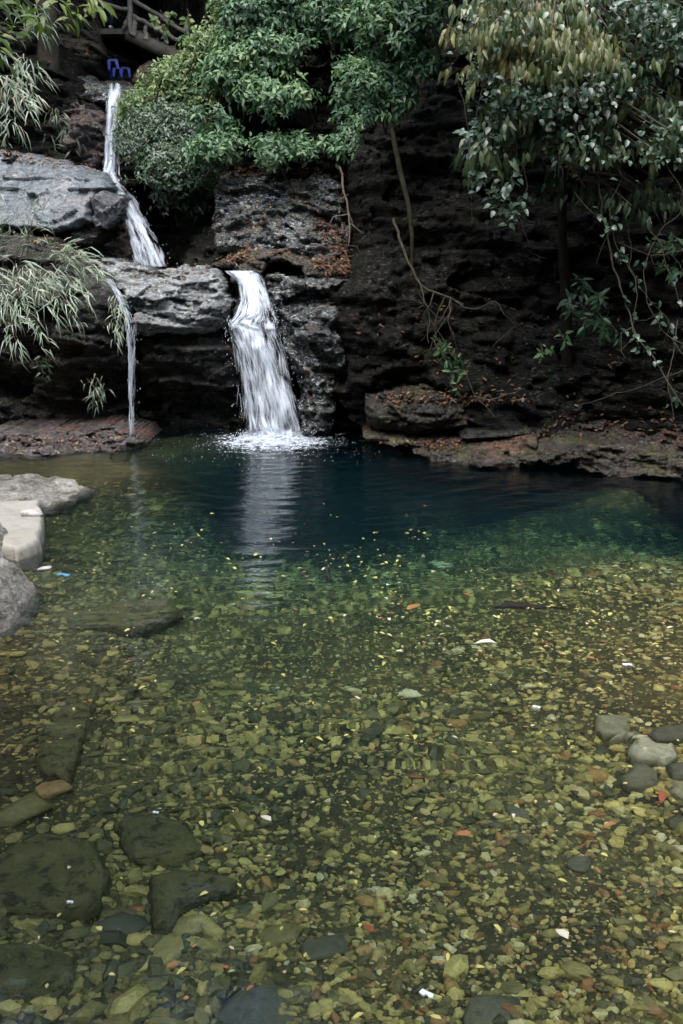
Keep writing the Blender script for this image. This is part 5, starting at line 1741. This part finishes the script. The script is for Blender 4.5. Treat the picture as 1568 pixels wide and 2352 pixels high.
def fall(path, label, n_str, seed, r=(.002, .008), slen=(.10, .32), drops=150, sheet_off=(.0, .10), foam=None, dens=0.0, edge_amt=.25, split=False):
    rs = np.random.RandomState(seed)
    pv = np.array(path, float)
    s_of = np.linspace(0, 1, len(pv))

    def at(s, c):
        v = np.interp(s, s_of, pv[:, 0])
        ul = np.interp(s, s_of, pv[:, 1])
        ur = np.interp(s, s_of, pv[:, 2])
        Yy = np.interp(s, s_of, pv[:, 3])
        u = ul + (ur - ul) * c
        xn = (u - 784) / FD
        yn = (1176 - v) / FD
        f = yn * SP + CP
        bulge = .16 * (1 - (2 * c - 1) ** 2)
        Yb = Yy - bulge
        return np.stack([xn / f * Yy, Yb, EYE + (yn * CP - SP) / f * Yy], -1)

    root = empty('waterfall', at(np.array(1.0), np.array(.5)))
    # two wavy sheets
    Vs, Fs, fu, fv, ed, off = [], [], [], [], [], 0
    for k, dy in enumerate(tuple(sheet_off) + (.05,)):
        nsx, nss = 22, 90
        S, Cc = np.meshgrid(np.linspace(0, 1, nss), np.linspace(0, 1, nsx), indexing='ij')
        wob = fbm(S * 9 + seed, Cc * 2 + k * 7, S * 0, 3, seed) * .10
        pt = at(S, np.clip(Cc + wob * (Cc * (1 - Cc) * 4), 0, 1))
        pt[..., 1] += dy + fbm(S * 14, Cc * 6, S * 0 + k, 3, seed + 2) * .07
        idx = np.arange(nsx * nss).reshape(nss, nsx)
        Fs.append(np.stack([idx[:-1, :-1], idx[:-1, 1:], idx[1:, 1:], idx[1:, :-1]], -1).reshape(-1, 4) + off)
        off += nsx * nss
        Vs.append(pt.reshape(-1, 3))
        width = np.interp(S, s_of, np.abs(pv[:, 2] - pv[:, 1])) * .0066
        ln = np.abs(pv[-1, 0] - pv[0, 0]) * .0066
        fu.append((Cc * width.mean() * 27 + k * 31 + fbm(S * 12, Cc * 3, S * 0 + k, 2, seed + 8) * .8).ravel())
        fv.append((S * ln * 3.6 + k * 11).ravel())
        ee = dens - edge_amt * np.abs(2 * Cc - 1) ** 2.5 - .10 * np.clip((S - .35) / .65, 0, 1) + .34 * fbm(Cc * 7 + k * 3, S * ln * 3.0, S * 0, 3, seed + 9)
        if split:
            ee = ee - .6 * np.exp(-((Cc - .5) / .13) ** 2) * np.clip(1 - S / .11, 0, 1)
        ed.append(ee.ravel())
    obj_np('water_sheet', np.vstack(Vs), np.vstack(Fs), M['sheetw'], root, True, {'fu': np.concatenate(fu), 'fv': np.concatenate(fv), 'edge': np.concatenate(ed)})
    # strands
    mb = MB()
    for i in range(n_str):
        c0 = np.clip(rs.beta(1.5, 1.5) if rs.rand() < .85 else rs.rand(), .0, 1)
        s0 = rs.uniform(-.05, .95)
        L = rs.uniform(*slen)
        s1 = min(1.0, s0 + L)
        s0 = max(0, s0)
        if s1 - s0 < .03:
            continue
        n = 7
        s = np.linspace(s0, s1, n)
        c = c0 + rs.normal(0, .03) * np.linspace(0, 1, n) + (c0 - .5) * .12 * np.linspace(0, 1, n) * (rs.rand() < .4)
        pt = at(s, c)
        pt[:, 1] -= rs.uniform(-.05, .10)
        pt += rs.normal(0, .004, pt.shape)
        rr = rs.uniform(*r) * np.array((.15, .7, 1, 1, .8, .5, .1))
        mb.tube(pt, rr, 3)
    mb.build('strands', M['strandw'], root)
    # loose drops beside it
    mb = MB()
    for i in range(drops):
        s = rs.uniform(.25, 1)
        side_ = rs.choice([-1, 1])
        c = .5 + side_ * (.5 + abs(rs.normal(0, .10)) * s)
        p = at(np.array(s), np.array(c)) + rs.normal(0, .03, 3)
        q_ = rs.uniform(.0025, .0055)
        mb.add(OCT * np.array((q_, q_, q_ * rs.uniform(1.5, 4.5))) + p, OCF)
    tag(mb.build('spray', M['white'], root), kind='stuff')
    if foam is not None:
        fc, rx, ry, n = foam
        mb = MB()
        for i in range(n):
            an = rs.uniform(0, 6.283)
            q2 = abs(rs.normal(0, .5)) if rs.rand() < .86 else rs.uniform(.6, 2.4)
            x, y = fc[0] + math.cos(an) * q2 * rx, fc[1] + math.sin(an) * q2 * ry
            rad_ = rs.uniform(.004, .018) * (1.25 - .5 * min(q2, 1.5))
            if q2 > .9:
                rad_ *= .6
            h = max(0, .15 * (1 - 1.4 * q2)) * rs.rand()
            mb.add(OCT * np.array((rad_ * rs.uniform(1, 2.4), rad_ * rs.uniform(.8, 1.3), rad_ * .7)) + (x, y, float(wave(x, y)) + h), OCF)
        # thin churned sheet, ragged towards its rim
        na, nr = 48, 16
        A_, R_ = np.meshgrid(np.linspace(0, 2 * math.pi, na, endpoint=False), np.linspace(0, 1, nr), indexing='ij')
        x = fc[0] + np.cos(A_) * R_ * rx * 1.5
        y = fc[1] + np.sin(A_) * R_ * ry * 1.5
        z = wave(x, y) + .006 + .10 * np.clip(1 - R_ * 2.2, 0, 1) + .05 * np.clip(fbm(x * 8, y * 8, x * 0, 4, seed + 6), 0, 1) * np.clip(1 - R_ * 1.3, 0, 1)
        idx = np.arange(na * nr).reshape(na, nr)
        nx_ = np.roll(idx, -1, 0)
        F = np.stack([idx[:, :-1], nx_[:, :-1], nx_[:, 1:], idx[:, 1:]], -1).reshape(-1, 4)
        obj_np('foam_sheet', np.stack([x, y, z], -1).reshape(-1, 3), F, M['sheetw'], root, True,
               {'fu': (x * 9).ravel(), 'fv': (y * 7).ravel(), 'edge': (.34 - .62 * R_ ** .8).ravel()})
        mb.build('foam', M['white'], root)
    return tag(root, label, 'waterfall')


fall([(193, 250, 276, 19.55), (215, 248, 278, 19.25), (245, 244, 276, 19.0), (300, 240, 274, 18.85), (370, 238, 272, 18.7), (398, 232, 273, 18.5), (420, 240, 282, 18.2), (445, 255, 303, 17.9), (480, 270, 325, 17.5),
      (520, 281, 345, 17.2), (560, 294, 368, 16.95), (612, 308, 388, 16.8)], 'tall upper waterfall bouncing off the slab edge and widening to the right', 110, 1, (.002, .005), (.03, .10), 60, (.0, .1), None, .10, .25, True)
fall([(622, 514, 590, 15.5), (634, 528, 602, 15.35), (655, 546, 610, 15.1), (690, 552, 622, 14.9), (722, 540, 631, 14.75), (742, 522, 637, 14.68), (760, 523, 642, 14.64), (800, 533, 652, 14.55), (860, 545, 664, 14.48), (920, 551, 680, 14.42),
      (980, 557, 696, 14.36), (1006, 558, 704, 14.33)], 'broad main waterfall plunging into the pool with foam at its foot', 200, 2, (.002, .005), (.03, .10), 170, (.0, .12),
     (W(630, 1011, 0), .85, 1.0, 3200), .10)
fall([(640, 243, 262, 14.75), (665, 262, 274, 14.55), (690, 276, 290, 14.4), (720, 284, 304, 14.3), (745, 288, 314, 14.25), (800, 296, 314, 14.2), (880, 298, 311, 14.15), (950, 301, 309, 14.1), (1004, 303, 312, 14.05)],
     'thin trickle of water running down beside the dark boulder', 220, 3, (.002, .005), (.03, .12), 40, (.0,), (W(312, 1012, 0), .22, .2, 130), .0, .3)

# ------------------------------------------------------------------ platform, stairs, railing, stools and visitor
M['concrete'] = simple_mat('weathered_concrete', (.13, .115, .09), .85, .35, 5, .6)
M['wood'] = simple_mat('weathered_wood', (.24, .225, .18), .8, .3, 9, .5)
M['bluep'] = simple_mat('blue_plastic_stool', (.008, .018, .13), .35, .1, 5, .03)
YP = 21.0
zp = P(270, 180, YP)[2]
relief('boulder', [(130, 195, 20.8), (180, 184, 21.2), (230, 181, 21.6), (330, 181, 21.6), (400, 190, 21.2), (400, 260, 20.6), (130, 260, 20.6)], M['soil'], (), depth=.2, rim=.2, res=.05, amp=.4, seed=41, label='dark ground under the blue stools', cat='rock', rag=.02)

# staircase: landing and flight with a stringer
root = empty('staircase', P(300, 60, 22.2))
mb = MB()
Ys = 22.2
a = P(225, 58, Ys)
b = P(304, 64, Ys)
mb.box(((a[0] + b[0]) / 2, Ys + .6, (a[2] + b[2]) / 2 - .10), (b[0] - a[0], 1.3, .10))
mb.build('landing', M['concrete'], root, False)
mb = MB()
s0, s1 = P(304, 66, Ys), P(440, 128, Ys - .3)
nst = 7
for i in range(nst):
    t = i / nst
    p = s0 + (s1 - s0) * t
    w = (s1[0] - s0[0]) / nst
    mb.box((p[0] + w / 2, p[1] + .55, p[2] - .12 - .10 * (i % 2) * 0), (w * 1.05, 1.0, .20))
mb.build('steps', M['concrete'], root, False)
mb = MB()
d = unit(s1 - s0)
pts = np.array([s0 - d * .1 + (0, 0, -.14), (s0 + s1) / 2 + (0, 0, -.16), s1 + (0, 0, -.14)])
mb.tube(pts, [.15, .14, .13], 6)
mb.build('stringer', M['concrete'], root)
tag(root, 'weathered concrete stairs descending behind the pale bush', 'stairs')

root = empty('railing', P(298, 66, Ys))


def rail(u0, v0, u1, v1, r0, r1, name, Y=Ys - .05):
    a, b = P(u0, v0, Y), P(u1, v1, Y - .1)
    t = np.linspace(0, 1, 9)
    pts = a + (b - a) * t[:, None] + RS.normal(0, .012, (9, 3))
    m_ = MB()
    m_.tube(pts, np.linspace(r0, r1, 9) * (1 + RS.normal(0, .06, 9)), 8)
    return m_.build(name, M['wood'], root)


rail(297, -60, 299, 72, .055, .060, 'post')
rail(304, 0, 424, 72, .045, .045, 'rail')
rail(303, 34, 412, 96, .042, .045, 'rail')
rail(160, -12, 294, 22, .045, .042, 'rail')
rail(357, 30, 359, 70, .038, .045, 'post')
rail(335, 54, 336, 92, .035, .055, 'post')
rail(380, 78, 381, 100, .03, .04, 'post')
rail(430, 50, 431, 96, .055, .06, 'post')
rail(293, 38, 284, 64, .03, .04, 'brace')
rail(309, 42, 306, 80, .05, .07, 'brace')
rail(232, -20, 213, 46, .035, .045, 'post')
tag(root, 'rustic grey branch railing along the stairs at the top left', 'railing')


def stool(u, v, Y, h, yaw, label, tilt=0.0):
    p = P(u, v, Y)
    root = empty('stool', p)
    c, s = math.cos(yaw), math.sin(yaw)
    Mz = np.array(((c, -s, 0), (s, c, 0), (0, 0, 1.0)))
    Mx = np.array(((math.cos(tilt), 0, math.sin(tilt)), (0, 1, 0), (-math.sin(tilt), 0, math.cos(tilt)))) @ Mz
    w = h * .42
    m_ = MB()
    m_.box(p + Mx @ np.array((0, 0, h * .97)), (2 * w, 2 * w, h * .07), Mx)
    for sx in (-1, 1):
        m_.box(p + Mx @ np.array((sx * w * .97, 0, h * .87)), (h * .05, 1.9 * w, h * .14), Mx)
        m_.box(p + Mx @ np.array((0, sx * w * .97, h * .87)), (1.9 * w, h * .05, h * .14), Mx)
    m_.build('seat', M['bluep'], root, False)
    for sx in (-1, 1):
        for sy in (-1, 1):
            l_ = MB()
            top = p + Mx @ np.array((sx * w * .85, sy * w * .85, h * .85))
            bot = p + Mx @ np.array((sx * w * 1.1, sy * w * 1.1, 0))
            l_.tube([top, (top + bot) / 2, bot], [h * .22, h * .20, h * .16], 4)
            l_.build('leg', M['bluep'], root, False)
    m_ = MB()
    for sx in (-1, 1):
        m_.box(p + Mx @ np.array((sx * w * .98, 0, h * .45)), (h * .04, 1.9 * w, h * .07), Mx)
    m_.build('stretcher', M['bluep'], root, False)
    return tag(root, label, 'stool')


stool(267, 178.5, 20.7, .17, .5, 'lower of two stacked blue plastic stools above the top waterfall')
stool(261, 162, 20.7, .19, .2, 'upper blue plastic stool standing on another stool', -.12)
stool(287, 178.5, 20.9, .18, .3, 'blue plastic stool half hidden by the layered brown rock')

# visitor on the landing, only the trousers and shoes in view
root = empty('person', P(240, 56, Ys + .5))
fx, fy, fz = P(240, 56, Ys + .5)
fz = P(240, 58, Ys)[2] + .01


def skinned(name, verts, edges, rad, mat, parent):
    me = bpy.data.meshes.new(name)
    me.from_pydata([tuple(np.array(v) - ORG[parent.name]) for v in verts], edges, [])
    o = bpy.data.objects.new(name, me)
    col.objects.link(o)
    o.parent = parent
    ORG[o.name] = ORG[parent.name]
    o.modifiers.new('skin', 'SKIN')
    sv = me.skin_vertices[0].data
    for i, r_ in enumerate(rad):
        sv[i].radius = (r_, r_)
    sv[0].use_root = True
    ss = o.modifiers.new('sub', 'SUBSURF')
    ss.levels = ss.render_levels = 2
    me.materials.append(mat)
    return o


M['navy'] = simple_mat('navy_trousers', (.012, .016, .05), .8, .3, 10, .2)
M['shirt'] = simple_mat('dark_shirt', (.05, .055, .07), .8, .3, 10, .2)
M['skin'] = simple_mat('skin', (.42, .26, .18), .5, .1, 10, .05)
M['hair'] = simple_mat('hair', (.012, .010, .009), .5, .3, 40, .3)
M['shoe'] = simple_mat('white_shoe', (.7, .7, .68), .5, .1, 10, .05)
B = lambda x, y, z: (fx + x, fy + y, fz + z)
body = skinned('body', [B(0, 0, .95), B(0, 0, 1.15), B(0, -.01, 1.38), B(0, 0, 1.50), B(0, -.02, 1.60), B(0, -.03, 1.70), B(-.18, 0, 1.40), B(-.24, .02, 1.14), B(-.24, -.08, .92), B(-.24, -.10, .84),
                        B(.18, 0, 1.40), B(.24, .02, 1.14), B(.24, -.08, .92), B(.24, -.10, .84), B(-.10, 0, .88), B(-.11, 0, .48), B(-.11, .03, .09), B(.10, 0, .88), B(.13, -.02, .48), B(.14, .02, .09)],
               [(0, 1), (1, 2), (2, 3), (3, 4), (4, 5), (2, 6), (6, 7), (7, 8), (8, 9), (2, 10), (10, 11), (11, 12), (12, 13), (0, 14), (14, 15), (15, 16), (0, 17), (17, 18), (18, 19)],
               [.13, .12, .13, .055, .085, .085, .06, .043, .035, .035, .06, .043, .035, .035, .085, .06, .04, .085, .06, .04], M['skin'], root)
skinned('trousers', [B(0, 0, .96), B(-.10, 0, .86), B(-.11, 0, .48), B(-.11, .03, .09), B(.10, 0, .86), B(.13, -.02, .48), B(.14, .02, .09), B(0, 0, 1.03)], [(0, 1), (1, 2), (2, 3), (0, 4), (4, 5), (5, 6), (0, 7)],
        [.15, .105, .08, .07, .105, .08, .07, .14], M['navy'], root)
skinned('shirt', [B(0, 0, 1.15), B(0, -.01, 1.38), B(0, 0, 1.47), B(-.19, 0, 1.40), B(-.24, .02, 1.18), B(.19, 0, 1.40), B(.24, .02, 1.18), B(0, 0, 1.0)], [(0, 1), (1, 2), (1, 3), (3, 4), (1, 5), (5, 6), (0, 7)],
        [.145, .15, .07, .075, .06, .075, .06, .15], M['shirt'], root)
skinned('hair', [B(0, .02, 1.70), B(0, .0, 1.76)], [(0, 1)], [.098, .085], M['hair'], root)
for sx, sy in ((-.11, .03), (.14, .02)):
    skinned('shoe', [B(sx, sy + .05, .045), B(sx, sy - .08, .045), B(sx, sy - .17, .035)], [(0, 1), (1, 2)], [.045, .045, .035], M['shoe'], root)
tag(root, 'person in dark navy trousers and white shoes standing behind the railing', 'person')
